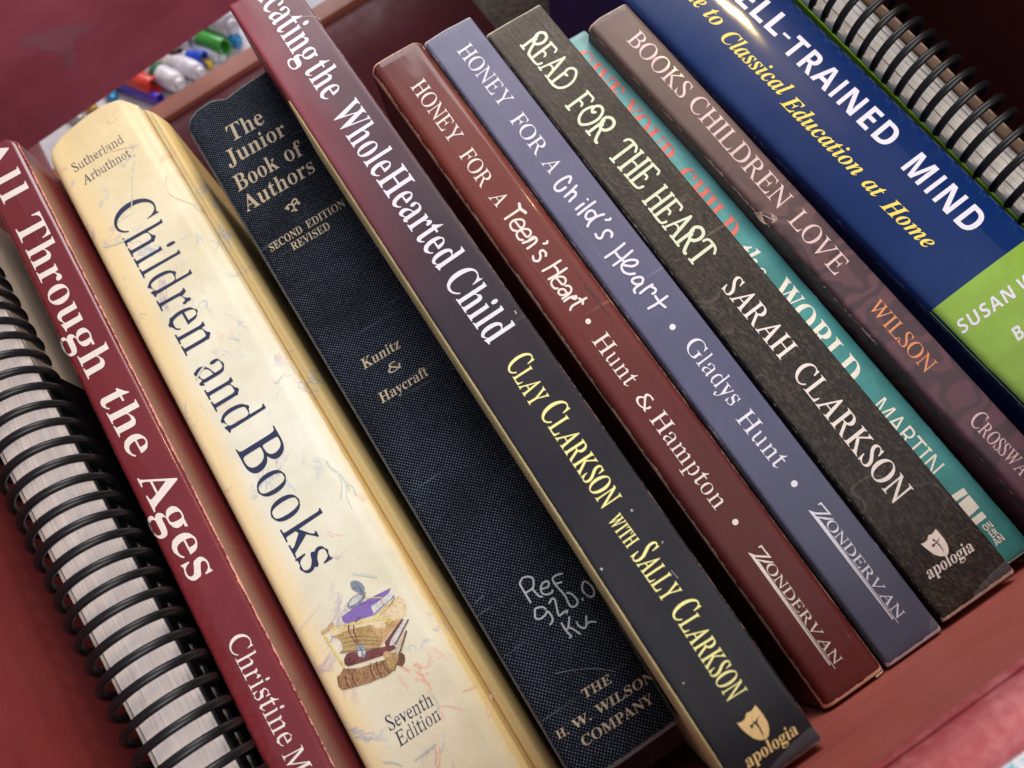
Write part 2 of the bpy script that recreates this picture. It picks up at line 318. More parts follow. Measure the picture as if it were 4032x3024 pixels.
# ------------------------------------------------------------------ lettering
# outlines of the letters in thousandths: style number, character code, advance, then contours of x, y pairs
FONT = [
[0,65,437,[-9,0,-9,18,9,21,24,30,36,47,49,75,206,466,224,465,384,87,411,34,425,22,443,18,443,0,229,0,229,18,259,21,277,30,283,46,273,81,253,132,103,132,79,71,76,59,75,48,80,32,96,21,124,18,128,18,128,0],[113,161,242,161,177,319]],
[0,66,443,[16,0,16,17,45,22,62,32,72,51,75,82,75,369,73,394,69,412,62,425,51,433,36,437,15,439,15,455,220,455,274,452,318,444,352,429,377,409,391,383,396,351,392,320,379,294,357,274,326,258,287,247,334,235,371,217,397,194,413,165,418,132,413,93,397,61,371,35,335,15,291,4,238,0],[182,252,188,252,220,254,245,261,263,272,275,290,282,314,285,345,281,385,269,412,257,424,239,431,216,434,198,432,188,425,183,412,182,391],[222,24,248,27,268,35,283,49,296,81,301,128,298,162,290,188,277,208,258,221,231,228,197,231,182,231,182,65,184,46,190,33,202,26]],
[0,67,468,[257,-11,213,-7,174,3,137,20,105,43,78,71,56,104,39,142,29,184,26,228,30,273,39,314,56,351,79,384,106,412,139,435,176,452,216,462,259,465,309,459,367,440,388,435,402,439,413,449,419,465,437,465,437,308,420,308,403,347,381,380,356,407,328,427,298,439,265,443,228,437,198,419,174,389,157,347,147,293,144,226,147,164,159,114,177,74,203,46,237,29,278,24,318,29,358,45,395,71,428,106,447,89,409,45,365,14,314,-5]],
[0,68,496,[20,0,20,17,47,21,63,30,71,46,74,75,74,374,71,407,61,426,43,435,15,439,15,455,222,455,278,452,328,441,370,422,405,396,433,364,452,325,464,279,468,228,463,167,449,116,424,74,390,42,346,19,292,5,228,0],[222,24,262,30,295,47,319,75,337,115,347,166,351,229,347,291,336,342,319,382,294,410,262,428,223,433,202,431,190,423,184,409,182,385,182,72,184,48,190,34,202,27]],
[0,69,442,[14,0,14,17,44,20,62,30,72,48,75,78,75,369,72,405,62,425,44,435,16,439,16,455,399,455,399,320,383,320,375,357,361,386,340,406,312,420,276,428,232,430,200,428,191,424,186,417,183,388,183,246,193,246,221,248,243,256,259,269,277,300,288,345,304,345,304,118,287,118,282,154,273,181,259,201,241,213,216,220,185,222,183,222,183,67,185,47,192,35,206,29,230,28,276,30,313,39,345,53,371,75,393,105,411,143,430,143,402,0]],
[0,70,404,[15,0,15,17,45,23,62,34,72,53,75,84,75,375,71,405,61,423,43,433,14,439,14,455,394,455,394,320,377,320,369,357,355,385,336,406,310,420,275,428,230,431,200,429,191,427,186,421,182,398,182,247,190,247,217,250,239,257,256,270,274,301,284,347,302,347,302,118,285,118,274,168,257,200,239,213,217,221,189,224,182,224,182,81,183,59,188,43,196,31,210,24,229,19,257,17,257,0]],
[0,71,508,[268,-10,222,-7,179,3,141,19,108,42,80,70,57,103,41,141,31,183,28,229,31,274,41,315,57,352,80,385,107,413,139,435,176,452,215,462,257,465,311,459,369,441,388,436,398,438,406,443,419,465,437,465,437,308,420,308,403,346,382,379,357,406,329,426,299,439,267,443,230,437,200,419,176,389,159,347,149,294,146,228,150,163,161,110,180,67,206,37,238,19,275,13,308,16,328,27,339,45,343,71,343,128,339,154,329,170,309,179,275,182,275,198,500,198,500,182,473,179,457,171,449,155,446,128,446,29,387,7,328,-6]],
[0,72,523,[15,0,15,17,45,22,62,32,72,50,75,81,75,379,71,406,62,424,44,434,16,439,16,455,242,455,242,439,204,432,193,425,187,415,183,400,182,379,182,251,342,251,342,379,337,415,331,425,320,432,282,439,282,455,507,455,507,439,478,434,461,424,452,407,449,379,449,81,452,52,461,33,478,22,507,17,507,0,282,0,282,17,311,21,329,31,339,49,342,81,342,221,182,221,182,81,185,50,194,32,212,22,242,17,242,0]],
[0,73,261,[13,0,13,17,42,23,61,32,72,49,75,75,75,387,72,412,63,427,45,435,13,439,13,455,244,455,244,439,214,435,196,427,186,412,183,387,183,77,187,44,194,34,206,26,246,17,246,0]],
[0,74,330,[109,-65,78,-62,51,-54,29,-40,11,-22,0,-1,-3,23,0,44,11,61,26,71,44,75,64,71,79,62,89,47,93,28,91,13,85,-1,77,-19,80,-31,89,-38,105,-40,126,-36,139,-25,145,-6,148,21,148,367,146,391,142,409,135,422,122,430,104,435,79,439,79,455,314,455,314,439,292,436,277,431,266,423,260,411,255,367,255,89,251,42,239,3,219,-27,190,-48,154,-61]],
[0,75,510,[16,0,16,17,45,22,63,32,72,50,75,81,75,379,72,406,63,424,45,434,17,439,17,455,242,455,242,439,205,432,194,425,187,415,184,400,183,379,183,234,321,373,342,398,349,418,342,430,323,436,291,439,291,455,486,455,486,439,477,439,436,430,392,404,345,361,271,285,463,46,487,25,501,20,519,17,519,0,281,0,281,17,306,18,322,21,331,27,334,34,329,47,316,66,199,214,183,198,183,81,186,50,195,32,213,22,242,17,242,0]],
[0,76,426,[15,0,15,17,45,22,62,32,72,50,75,81,75,379,71,407,62,425,44,434,16,439,16,455,250,455,250,439,226,437,208,434,196,427,188,416,183,401,182,379,182,83,185,47,191,37,200,31,234,28,278,31,315,40,345,56,370,80,391,112,409,154,427,154,402,0]],
[0,77,634,[14,0,14,17,43,22,61,32,72,50,75,79,75,382,74,402,71,416,64,426,53,432,15,439,15,455,185,455,317,142,449,455,617,455,617,439,590,433,573,423,563,405,560,378,560,85,561,61,565,43,571,31,582,23,596,19,617,17,617,0,396,0,396,17,433,25,443,32,450,44,453,61,455,83,455,399,288,0,270,0,105,389,105,80,109,48,120,30,139,20,169,17,169,0]],
[0,78,494,[403,-11,107,350,107,79,110,49,119,31,136,21,167,17,167,0,18,0,18,17,39,19,54,23,65,30,71,41,75,57,76,79,76,388,36,433,18,439,18,455,156,455,391,169,391,377,390,399,386,414,379,425,369,431,331,439,331,455,480,455,480,439,450,434,433,425,425,407,422,377,422,-11]],
[0,79,525,[261,-11,213,-6,169,7,129,29,94,58,66,93,45,134,32,179,28,228,32,276,45,321,66,362,95,397,130,426,170,448,216,462,265,466,313,462,357,448,397,427,431,399,459,364,481,323,494,277,498,228,494,179,481,134,459,93,430,58,395,29,355,7,310,-6],[265,12,300,18,328,36,351,66,367,108,376,162,379,228,376,293,365,346,348,389,324,419,294,437,260,443,225,437,196,419,174,389,158,347,148,294,145,228,149,163,159,109,177,67,201,37,230,18]],
[0,80,418,[15,0,15,17,45,22,62,32,72,50,75,81,75,379,71,406,62,424,44,434,16,439,16,455,214,455,287,452,336,440,366,422,390,398,404,367,409,332,404,296,390,266,367,240,334,221,292,209,242,206,182,206,182,81,185,50,194,32,212,22,242,17,242,0],[182,230,201,230,231,232,255,240,272,253,287,283,292,329,288,375,275,406,261,420,241,428,216,431,199,429,189,424,184,414,182,398]],
[0,82,473,[15,0,15,17,45,22,62,32,72,50,75,81,75,379,71,406,62,424,44,434,16,439,16,455,217,455,278,452,329,442,367,426,395,403,412,372,417,334,413,303,401,277,380,255,352,237,315,224,432,50,452,26,463,19,478,17,480,17,480,0,338,0,201,212,182,212,182,81,185,50,194,32,212,22,242,17,242,0],[182,234,203,234,235,236,261,245,280,258,293,278,301,304,304,336,300,370,291,397,275,416,253,427,224,431,202,429,190,422,184,409,182,385]],
[0,83,390,[43,-11,43,158,62,158,75,113,91,77,111,50,136,30,164,19,197,15,231,20,257,36,273,60,279,89,273,117,255,140,225,160,163,191,112,221,77,253,62,276,53,302,50,332,54,370,67,403,88,429,115,449,148,462,185,466,229,461,282,448,291,446,300,445,313,450,320,466,339,466,339,319,322,319,310,354,293,385,272,410,248,429,222,441,194,445,163,440,140,426,125,406,120,380,124,356,137,336,159,319,189,303,253,273,290,253,317,233,337,211,350,188,357,162,359,133,354,93,339,58,314,29,281,8,240,-6,192,-10,158,-8,126,1,98,9,85,12,75,11,69,7,61,-11]],
[0,84,423,[92,0,92,17,123,21,142,31,152,50,156,81,156,433,149,433,116,430,88,420,65,403,47,380,35,352,29,318,11,318,11,455,410,455,410,317,394,317,385,359,368,391,343,415,310,429,269,433,263,433,263,81,267,49,276,30,296,21,328,17,328,0]],
[0,85,492,[248,-13,192,-8,147,6,114,29,91,61,78,103,73,155,73,379,70,406,61,424,43,434,15,439,15,455,240,455,240,439,202,432,192,425,185,415,181,379,181,140,183,104,191,74,203,51,221,35,245,25,275,22,311,26,340,37,363,56,379,83,389,117,392,159,392,378,389,406,379,423,360,433,328,439,328,455,474,455,474,439,448,432,433,421,425,404,422,378,422,181,418,118,403,69,380,32,346,7,302,-8]],
[0,86,428,[212,-13,44,381,22,420,8,432,-14,439,-14,455,211,455,211,439,184,437,166,432,156,423,152,410,161,378,259,143,348,377,355,409,351,423,342,432,324,437,299,439,299,455,442,455,442,439,423,436,408,427,395,411,382,383,230,-13]],
[0,87,611,[171,-11,32,393,24,413,15,427,3,435,-15,439,-15,455,181,455,181,439,162,437,150,432,143,423,140,410,148,373,223,153,301,353,286,399,278,418,267,429,252,435,229,439,229,455,439,455,439,439,413,436,398,427,393,412,399,386,474,166,541,369,549,406,546,421,538,430,524,436,503,439,503,455,624,455,624,439,607,433,594,421,584,404,575,379,446,-11,428,-11,316,309,190,-11]],
[0,89,426,[101,0,101,17,131,22,148,32,157,50,161,81,161,179,46,387,29,414,14,429,1,435,-13,438,-13,455,207,455,207,438,195,438,179,436,167,432,158,425,156,416,164,392,248,226,333,366,345,389,349,408,343,424,326,435,298,438,295,438,295,455,439,455,439,438,423,434,409,424,383,392,268,203,268,81,271,50,280,32,298,22,328,17,328,0]],
[0,97,344,[255,-10,232,-7,216,1,205,15,200,35,168,11,133,-4,95,-9,64,-4,40,11,25,34,20,63,25,91,39,115,63,136,119,164,199,190,199,241,196,266,187,282,171,292,148,296,123,293,109,286,104,274,113,257,121,243,123,231,120,215,110,202,95,194,77,191,59,194,45,203,36,218,33,236,37,259,49,278,69,295,95,308,126,316,162,318,205,315,239,307,263,292,280,271,290,244,293,210,293,62,295,40,298,36,304,34,320,42,329,28,306,7,281,-6],[151,34,174,41,187,50,199,63,199,169,164,157,138,139,123,114,118,84,122,56,133,39]],
[0,98,361,[43,-11,43,388,41,414,37,428,26,436,8,439,8,455,138,455,138,279,162,301,190,314,221,318,254,313,284,299,308,276,326,245,338,208,342,166,337,118,323,75,300,40,270,13,233,-4,192,-10,162,-6,133,7,105,28,53,-11],[183,14,204,18,220,30,232,49,242,95,245,160,242,213,231,251,220,267,204,277,184,280,169,277,155,270,144,257,138,242,138,69,141,45,149,28,163,18]],
[0,99,293,[156,-10,119,-5,87,11,59,35,38,68,24,106,19,150,25,196,40,237,64,271,96,297,133,313,175,319,218,314,250,298,265,283,274,265,277,245,275,228,266,215,253,207,236,204,214,209,201,225,196,251,197,261,197,271,194,286,185,294,169,297,144,290,126,269,116,235,112,187,115,142,123,105,137,76,156,55,178,42,204,38,227,42,250,53,271,72,285,60,258,30,227,8,193,-6]],
[0,100,370,[140,-10,107,-5,78,10,53,35,35,66,23,104,19,147,24,196,36,237,55,272,81,297,112,313,146,318,175,314,201,301,223,280,223,401,220,419,212,430,198,437,176,439,176,455,319,455,319,75,320,54,325,41,335,32,353,28,353,11,294,6,223,-10,223,39,201,12,173,-5],[171,28,187,31,202,41,215,56,223,76,223,242,217,257,206,270,191,278,174,281,155,277,141,267,130,250,121,210,118,153,120,98,130,58,140,42,153,32]],
[0,101,301,[154,-10,117,-5,85,10,58,35,37,69,24,109,19,157,24,201,38,240,59,273,87,298,120,313,157,318,193,314,224,301,249,280,268,251,279,216,283,173,283,166,117,166,121,121,131,87,147,62,170,47,199,42,225,47,248,62,270,86,285,73,258,36,228,11,193,-5],[116,192,201,192,201,215,199,252,193,277,181,292,161,297,141,291,127,274,119,244,116,203]],
[0,102,214,[15,0,15,16,40,22,46,27,50,35,52,73,52,277,16,277,16,310,52,310,52,353,56,386,67,413,85,436,109,452,139,461,174,465,212,460,240,446,257,425,263,400,260,381,252,367,239,358,224,355,208,358,195,365,187,376,185,391,187,405,193,420,196,426,197,433,193,441,180,443,163,440,153,430,149,413,148,390,148,310,203,310,203,277,148,277,148,65,150,40,158,26,173,18,199,16,199,0]],
[0,103,327,[146,-140,89,-136,48,-122,29,-108,18,-92,14,-75,20,-54,38,-38,69,-26,44,-10,29,9,24,30,28,54,42,74,67,92,102,110,67,128,42,150,27,179,22,212,27,242,40,268,60,289,88,305,120,315,157,318,196,315,233,304,317,304,317,268,268,268,286,237,291,203,288,176,276,151,258,131,234,116,205,106,172,103,157,103,142,104,126,102,112,94,104,84,101,71,105,59,119,51,141,49,175,49,223,47,259,40,285,29,303,13,312,-9,316,-37,311,-67,296,-92,272,-113,239,-128,197,-137],[157,124,178,130,190,146,197,173,199,211,197,249,190,276,178,292,157,297,137,292,124,276,117,249,114,211,117,173,124,146,137,130],[161,-116,205,-113,238,-104,257,-88,263,-66,260,-51,249,-41,231,-36,205,-34,97,-34,79,-52,73,-73,79,-89,95,-103,122,-113]],
[0,104,381,[18,0,18,16,35,19,45,26,51,37,52,56,52,399,51,417,46,429,36,437,19,440,19,455,148,455,148,267,175,295,207,313,243,318,275,314,299,301,316,280,327,250,330,212,330,56,332,38,337,26,347,19,363,16,363,0,202,0,202,16,207,16,223,21,232,34,235,56,235,217,234,241,229,258,219,268,203,271,183,267,164,255,148,235,148,56,149,38,154,26,164,19,180,16,180,0]],
[0,105,198,[101,362,81,366,65,376,54,393,50,412,54,432,65,449,81,460,101,463,120,460,137,449,147,432,151,412,147,393,136,376,120,366],[18,0,18,16,35,19,45,26,51,37,52,56,52,252,51,272,47,285,37,291,20,293,21,310,148,310,148,56,150,38,154,26,164,19,180,16,180,0]],
[0,106,210,[106,363,86,367,70,378,59,394,56,414,59,434,71,450,87,461,106,465,126,461,142,450,153,434,157,414,153,394,142,378,126,367],[36,-140,11,-138,-11,-131,-29,-120,-44,-105,-53,-88,-56,-70,-53,-53,-45,-40,-32,-32,-15,-29,2,-31,15,-39,23,-51,26,-66,24,-76,19,-87,11,-103,16,-113,31,-117,49,-113,58,-100,62,-80,64,-54,64,250,62,271,56,284,43,291,22,294,22,310,159,310,159,-21,156,-58,145,-87,127,-110,102,-127,72,-137]],
[0,107,359,[17,0,17,16,35,19,45,26,51,38,52,56,52,398,51,417,47,429,38,436,20,439,21,455,148,455,148,169,227,248,240,264,244,278,240,287,228,292,209,293,206,293,206,310,345,310,345,293,320,289,297,278,275,260,222,209,346,34,360,21,376,16,376,0,211,0,211,16,217,16,234,20,239,32,232,49,163,147,148,134,148,56,149,38,154,26,164,19,180,16,180,0]],
[0,108,199,[18,0,18,16,35,19,45,26,51,37,52,56,52,398,51,417,47,429,38,436,20,439,20,455,148,455,148,56,150,38,154,26,164,19,180,16,180,0]],
[0,109,554,[18,0,18,16,35,19,45,26,51,37,52,56,52,253,51,271,46,284,36,291,19,294,19,310,146,310,146,265,173,294,204,312,237,318,268,315,292,304,310,286,320,261,348,293,381,312,418,318,449,314,473,301,490,280,500,250,504,212,504,56,505,38,510,26,520,19,536,16,536,0,377,0,377,16,393,19,403,26,408,38,410,56,410,217,408,241,404,258,394,268,377,271,358,268,341,256,324,237,324,56,326,38,331,26,340,19,356,16,356,0,199,0,199,16,215,19,225,26,230,38,232,56,232,217,230,241,226,258,216,268,199,271,180,267,162,255,146,235,146,56,148,38,152,27,162,19,177,16,177,0]],
[0,110,381,[18,0,18,16,35,19,45,26,51,37,52,56,52,253,51,271,46,284,36,291,19,294,19,310,148,310,148,267,175,296,207,313,243,318,275,314,299,301,316,280,327,250,330,212,330,56,332,38,337,26,347,19,363,16,363,0,202,0,202,16,207,16,223,21,232,34,235,56,235,217,234,241,229,258,219,268,203,271,183,267,164,255,148,235,148,56,149,38,154,26,164,19,180,16,180,0]],
[0,111,336,[169,-10,127,-5,90,11,60,37,38,70,24,110,19,154,24,199,38,239,60,272,90,297,127,313,168,318,209,313,245,298,275,273,298,240,312,200,317,154,312,108,298,69,275,36,245,11,210,-5],[169,11,186,14,199,24,209,39,214,56,217,81,220,154,217,227,208,271,198,286,185,296,169,299,151,296,138,286,128,271,120,227,117,154,120,82,123,56,128,39,138,24,152,14]],
[0,112,371,[17,-139,17,-124,31,-122,40,-117,47,-110,50,-101,52,-64,52,243,51,269,46,283,37,291,19,295,19,310,143,310,143,263,166,294,195,313,230,319,264,314,293,298,317,274,335,241,346,203,350,160,346,113,334,72,316,38,291,12,261,-5,227,-10,196,-5,170,9,148,32,148,-58,152,-99,158,-110,167,-118,197,-123,197,-139],[195,28,214,32,229,42,239,59,249,99,253,154,250,208,241,248,232,265,218,275,199,278,179,273,162,259,148,235,148,69,160,46,176,33]],
[0,114,287,[18,0,18,16,35,19,45,26,51,37,52,56,52,252,51,273,46,285,37,291,20,293,21,310,146,310,146,252,165,280,187,301,210,314,233,318,258,315,275,304,286,287,289,266,287,248,278,234,265,225,248,222,233,224,222,231,207,250,199,257,189,260,175,255,162,241,152,220,149,192,149,56,152,37,159,25,173,19,197,16,197,0]],
[0,115,288,[151,-10,122,-6,87,6,73,9,60,4,51,-9,36,-9,36,105,53,105,66,68,87,39,112,21,140,15,162,18,179,27,189,40,192,58,188,76,176,92,156,105,107,130,76,148,54,169,41,193,37,220,40,247,49,270,65,291,86,306,111,316,141,319,166,316,199,308,206,306,213,305,223,308,230,319,244,319,244,222,228,222,215,254,196,277,174,291,149,296,130,294,116,286,108,274,105,259,107,244,115,232,128,222,146,212,191,189,221,172,241,151,253,127,257,95,254,65,244,39,228,18,206,2,181,-7]],
[0,116,228,[124,-9,89,-4,66,10,53,36,48,71,48,279,20,279,20,300,88,369,112,398,129,424,144,424,144,310,208,310,208,279,144,279,144,82,146,64,149,51,157,43,168,40,183,44,195,56,206,75,222,66,205,33,182,9,155,-5]],
[0,117,375,[131,-10,103,-7,81,2,65,17,51,51,46,97,46,248,44,268,39,282,29,291,11,294,11,310,142,310,142,74,144,58,151,46,162,38,177,36,196,39,213,49,228,66,228,248,226,269,221,283,209,291,189,294,189,310,324,310,324,70,326,51,331,39,342,33,360,30,360,13,300,7,228,-10,228,40,209,19,186,3,160,-7]],
[0,118,306,[142,-10,38,248,22,281,12,290,-3,293,-3,310,164,310,164,294,156,294,141,292,132,286,129,276,130,268,185,122,236,253,241,272,237,284,224,292,203,294,203,310,305,310,305,295,289,289,278,279,260,243,160,-10]],
[0,119,435,[122,-10,17,265,6,284,-1,290,-11,293,-11,310,138,310,138,293,120,289,116,284,114,276,116,266,120,253,167,127,211,235,201,266,190,288,181,293,168,295,168,310,323,310,323,293,302,288,296,276,296,269,298,262,336,141,382,256,387,275,385,283,380,289,356,295,356,310,445,310,445,295,433,292,425,284,412,258,304,-10,289,-10,223,197,140,-10]],
[0,121,300,[52,-140,29,-137,10,-125,-3,-107,-7,-84,-4,-67,5,-53,18,-43,36,-40,51,-42,64,-49,72,-61,75,-76,74,-81,74,-87,77,-96,86,-99,99,-92,114,-74,129,-44,140,-5,36,251,25,275,15,287,8,292,-3,293,-5,293,-5,310,162,310,162,293,136,289,130,284,128,275,130,267,133,257,185,119,230,241,236,260,238,274,236,284,229,289,203,293,203,310,300,310,300,293,287,290,277,281,259,242,162,-24,145,-65,129,-96,113,-117,95,-131,76,-138]],
[0,122,293,[13,0,13,14,168,287,128,287,96,283,72,272,55,250,44,216,26,216,32,310,275,310,275,291,126,25,152,25,194,30,223,44,244,69,260,107,276,107,268,0]],
[1,65,463,[-85,0,-82,13,-53,18,-26,32,0,56,107,182,356,475,369,475,353,58,356,37,366,24,384,16,411,13,409,0,221,0,224,13,229,13,256,16,273,26,282,46,285,78,288,158,133,158,124,156,116,150,65,90,40,56,32,36,34,24,43,17,57,14,79,13,75,0],[143,183,289,183,298,367]],
[1,66,439,[-34,0,-30,13,-27,13,0,17,19,27,32,45,42,73,126,385,132,420,129,434,120,443,104,449,81,451,85,465,256,465,311,461,355,449,386,429,404,401,410,365,406,334,392,308,369,285,338,266,297,251,332,234,356,211,371,181,376,145,370,104,351,68,320,39,279,18,229,4,171,0],[193,259,238,262,274,271,303,287,323,309,336,336,340,369,334,401,319,424,292,437,255,442,223,440,215,436,210,430,201,410,188,365,163,269,165,264,170,261],[153,21,197,25,234,36,263,56,284,82,297,114,301,152,298,179,289,200,274,217,241,232,194,237,163,235,155,231,150,222,109,73,106,58,105,44,108,32,116,25]],
[1,67,471,[218,-10,164,-4,117,13,78,41,49,78,31,125,26,179,31,227,46,276,70,322,102,365,139,402,181,433,227,456,274,470,321,475,363,470,412,457,430,453,443,458,453,470,467,470,439,332,425,332,426,343,426,353,423,383,414,407,400,427,381,441,357,450,328,453,287,447,246,430,208,404,174,370,146,328,124,281,109,229,105,175,109,129,121,91,140,60,167,37,199,23,236,19,280,24,322,40,361,66,399,103,412,91,369,46,323,15,274,-4]],
[1,68,507,[-36,0,-32,13,-28,13,-1,16,18,26,31,43,42,73,126,385,132,419,129,433,120,443,104,449,81,451,85,465,263,465,325,459,378,442,408,424,433,402,453,375,467,344,476,310,479,272,473,219,457,169,430,122,393,82,348,48,294,22,234,5,167,0],[170,22,223,28,270,44,310,70,342,103,368,144,386,189,397,237,401,287,397,334,384,373,364,403,335,425,298,438,254,443,222,439,212,433,205,423,193,387,113,89,105,49,109,36,120,28,140,24]],
[1,69,454,[-34,0,-30,13,-28,13,0,16,18,25,31,43,42,73,126,385,132,419,129,433,120,443,104,449,81,451,85,465,440,465,420,364,409,364,409,367,407,394,402,414,391,427,373,436,346,440,309,442,252,442,222,439,213,434,207,426,196,396,159,260,216,260,259,264,289,275,308,296,321,326,334,326,287,161,275,161,277,187,275,206,272,220,264,229,253,234,214,237,154,237,112,83,107,62,105,47,108,36,116,28,130,25,153,24,199,24,244,26,281,34,313,48,341,67,365,94,386,128,400,128,351,0]],
[1,70,406,[-31,0,-27,13,-24,13,10,18,21,25,30,36,45,73,129,385,135,419,132,433,123,443,107,449,84,451,88,465,421,465,400,355,387,355,388,361,388,367,383,403,369,425,344,437,307,441,254,441,231,440,218,435,211,428,207,418,195,373,165,258,203,258,234,259,258,264,277,272,292,284,305,302,316,325,330,325,285,156,271,156,273,173,274,190,271,212,262,226,244,233,212,235,159,235,116,69,113,56,112,44,115,29,125,19,143,15,169,12,168,0]],
[1,71,541,[245,-10,183,-4,130,13,100,31,74,53,54,80,39,110,30,144,27,181,32,230,47,278,71,325,102,367,139,404,181,435,227,457,276,470,327,475,373,471,414,459,447,446,465,442,477,444,487,448,503,469,514,469,484,327,472,327,464,364,450,395,428,420,401,438,369,449,331,453,291,448,253,435,218,413,187,383,160,348,137,306,120,261,110,217,106,173,111,126,124,86,146,53,175,30,212,15,255,11,288,15,319,26,342,43,354,64,378,158,381,173,383,185,380,199,369,208,322,214,325,227,518,227,514,214,493,213,476,208,465,200,457,188,450,171,443,146,416,35,362,10,305,-5]],
[1,72,520,[-34,0,-30,13,-28,13,6,18,18,25,27,36,35,51,42,73,126,385,132,419,129,433,120,443,104,449,81,451,85,465,270,465,267,451,264,451,238,448,219,439,205,421,194,390,166,285,163,271,165,265,169,262,185,259,357,259,373,262,381,274,410,385,416,419,413,433,404,443,389,449,365,451,369,465,555,465,551,451,545,451,520,448,502,439,489,421,479,392,396,80,391,60,389,45,392,31,401,21,417,16,440,13,437,0,251,0,255,13,257,13,291,18,303,25,312,36,326,73,364,212,365,217,365,222,364,228,360,232,343,234,172,234,156,231,148,220,111,80,106,60,104,45,107,31,116,21,132,16,155,13,152,0]],
[1,73,245,[-31,0,-27,13,-24,13,10,18,21,25,30,36,45,73,129,385,135,419,132,433,123,443,107,449,84,451,88,465,275,465,272,451,267,451,241,448,224,439,211,421,200,392,116,80,110,45,113,31,122,21,137,16,161,13,157,0]],
[1,75,454,[-34,0,-30,13,-28,13,6,18,18,25,27,36,35,51,42,73,126,385,132,419,129,433,120,443,104,449,81,451,85,465,269,465,265,451,259,451,236,449,219,441,207,425,196,396,161,265,160,261,159,256,160,251,164,250,172,253,336,385,365,413,375,434,371,444,359,449,339,451,335,451,338,465,501,465,496,452,493,452,464,446,431,426,336,354,223,264,355,69,375,44,394,27,414,16,438,13,435,0,236,0,240,13,244,13,264,14,277,18,285,26,287,37,282,55,268,79,168,228,159,233,153,231,150,224,110,75,105,46,108,30,118,20,135,16,162,13,158,0]],
[1,76,449,[-24,0,-21,13,-18,13,9,16,28,26,41,43,52,73,135,385,140,405,142,419,139,433,130,443,114,449,91,451,94,465,279,465,274,452,248,449,230,440,216,422,206,393,125,92,118,64,116,51,118,37,126,29,141,25,165,24,212,24,260,26,298,33,328,45,354,65,377,94,399,132,412,132,368,0]],
[1,77,590,[-36,0,-32,13,3,18,15,25,25,36,40,73,128,385,134,419,131,433,122,443,106,449,83,451,87,465,212,465,261,108,496,465,624,465,620,451,615,451,589,448,572,439,559,421,548,392,465,80,460,60,458,45,461,31,470,21,486,16,509,13,506,0,322,0,325,11,359,18,371,26,381,39,397,83,480,392,219,0,210,0,157,393,77,103,69,71,66,48,69,31,78,21,94,16,118,13,114,0]],
[1,78,500,[338,-11,154,373,75,84,70,60,68,43,71,29,80,20,96,16,122,13,118,0,-34,0,-30,13,-3,16,17,25,31,43,42,73,130,393,132,401,132,408,129,423,120,438,105,448,86,451,81,451,85,465,182,465,353,108,427,381,433,405,435,422,431,436,422,445,405,449,380,451,383,465,536,465,532,451,498,447,485,440,475,429,467,414,460,392,351,-11]],
[1,79,516,[200,-10,149,-5,105,11,70,36,43,70,27,112,21,162,26,207,38,253,58,296,84,338,116,376,151,409,191,436,232,457,276,470,319,475,370,469,413,453,448,427,473,393,489,351,494,302,491,265,482,227,468,189,449,152,426,117,400,85,371,56,340,32,296,9,250,-5],[201,10,235,15,268,29,298,51,327,80,353,114,375,153,393,196,407,240,416,286,418,331,416,368,407,399,393,423,373,441,349,451,320,455,284,449,248,434,214,408,182,374,154,333,130,286,116,249,106,211,99,174,97,137,100,99,109,68,125,43,145,25,171,14]],
[1,80,403,[-34,0,-30,13,-27,13,0,16,18,25,31,42,42,73,126,385,132,419,129,434,120,443,104,449,81,451,85,465,267,465,318,461,358,448,386,427,403,398,408,361,403,323,385,289,357,261,320,240,274,227,221,222,159,222,151,220,147,214,107,64,106,55,105,46,108,30,119,20,138,15,165,13,161,0],[193,242,235,246,270,257,297,275,317,299,329,329,332,364,327,400,311,425,283,440,244,445,227,443,215,438,207,426,199,405,161,263,159,253,161,247,165,244]],
[1,82,451,[-34,0,-30,13,-27,13,0,17,19,27,32,45,42,73,126,385,132,420,129,434,120,443,104,449,81,451,85,465,281,465,325,462,360,453,388,438,407,418,419,393,423,364,418,328,402,298,375,272,338,251,289,235,351,85,366,53,381,31,398,18,419,13,422,13,418,0,314,0,221,228,206,228,176,229,152,231,114,89,106,46,109,30,118,20,133,15,154,13,162,13,158,0],[202,250,245,253,281,263,309,280,330,303,342,331,347,363,343,392,331,414,312,430,286,439,251,443,224,440,215,435,209,427,197,398,158,253,179,251]],
[1,83,369,[153,-9,108,-5,58,10,49,13,42,13,25,8,15,-8,3,-8,26,146,38,146,42,106,52,72,69,46,90,26,116,15,146,11,170,14,192,23,210,38,224,57,233,79,236,105,234,122,228,139,207,174,183,201,154,232,122,267,102,297,92,325,88,353,92,386,105,416,125,440,152,459,184,471,222,475,253,473,281,466,303,459,313,457,328,461,338,473,351,473,330,336,319,336,316,372,308,401,296,424,278,440,257,450,232,453,200,448,175,433,160,408,154,376,158,356,168,334,182,313,201,291,231,259,263,224,284,195,297,162,301,126,296,89,282,57,259,29,229,8,194,-5]],
[1,84,420,[50,0,52,13,58,13,80,15,97,19,110,28,121,41,139,89,228,417,230,429,226,438,212,441,194,441,156,438,126,432,102,420,84,404,70,381,59,352,44,353,74,465,461,465,439,350,426,350,427,361,427,371,423,404,410,425,386,437,346,441,318,441,305,437,298,423,208,93,198,43,202,28,212,19,230,15,257,13,265,13,261,0]],
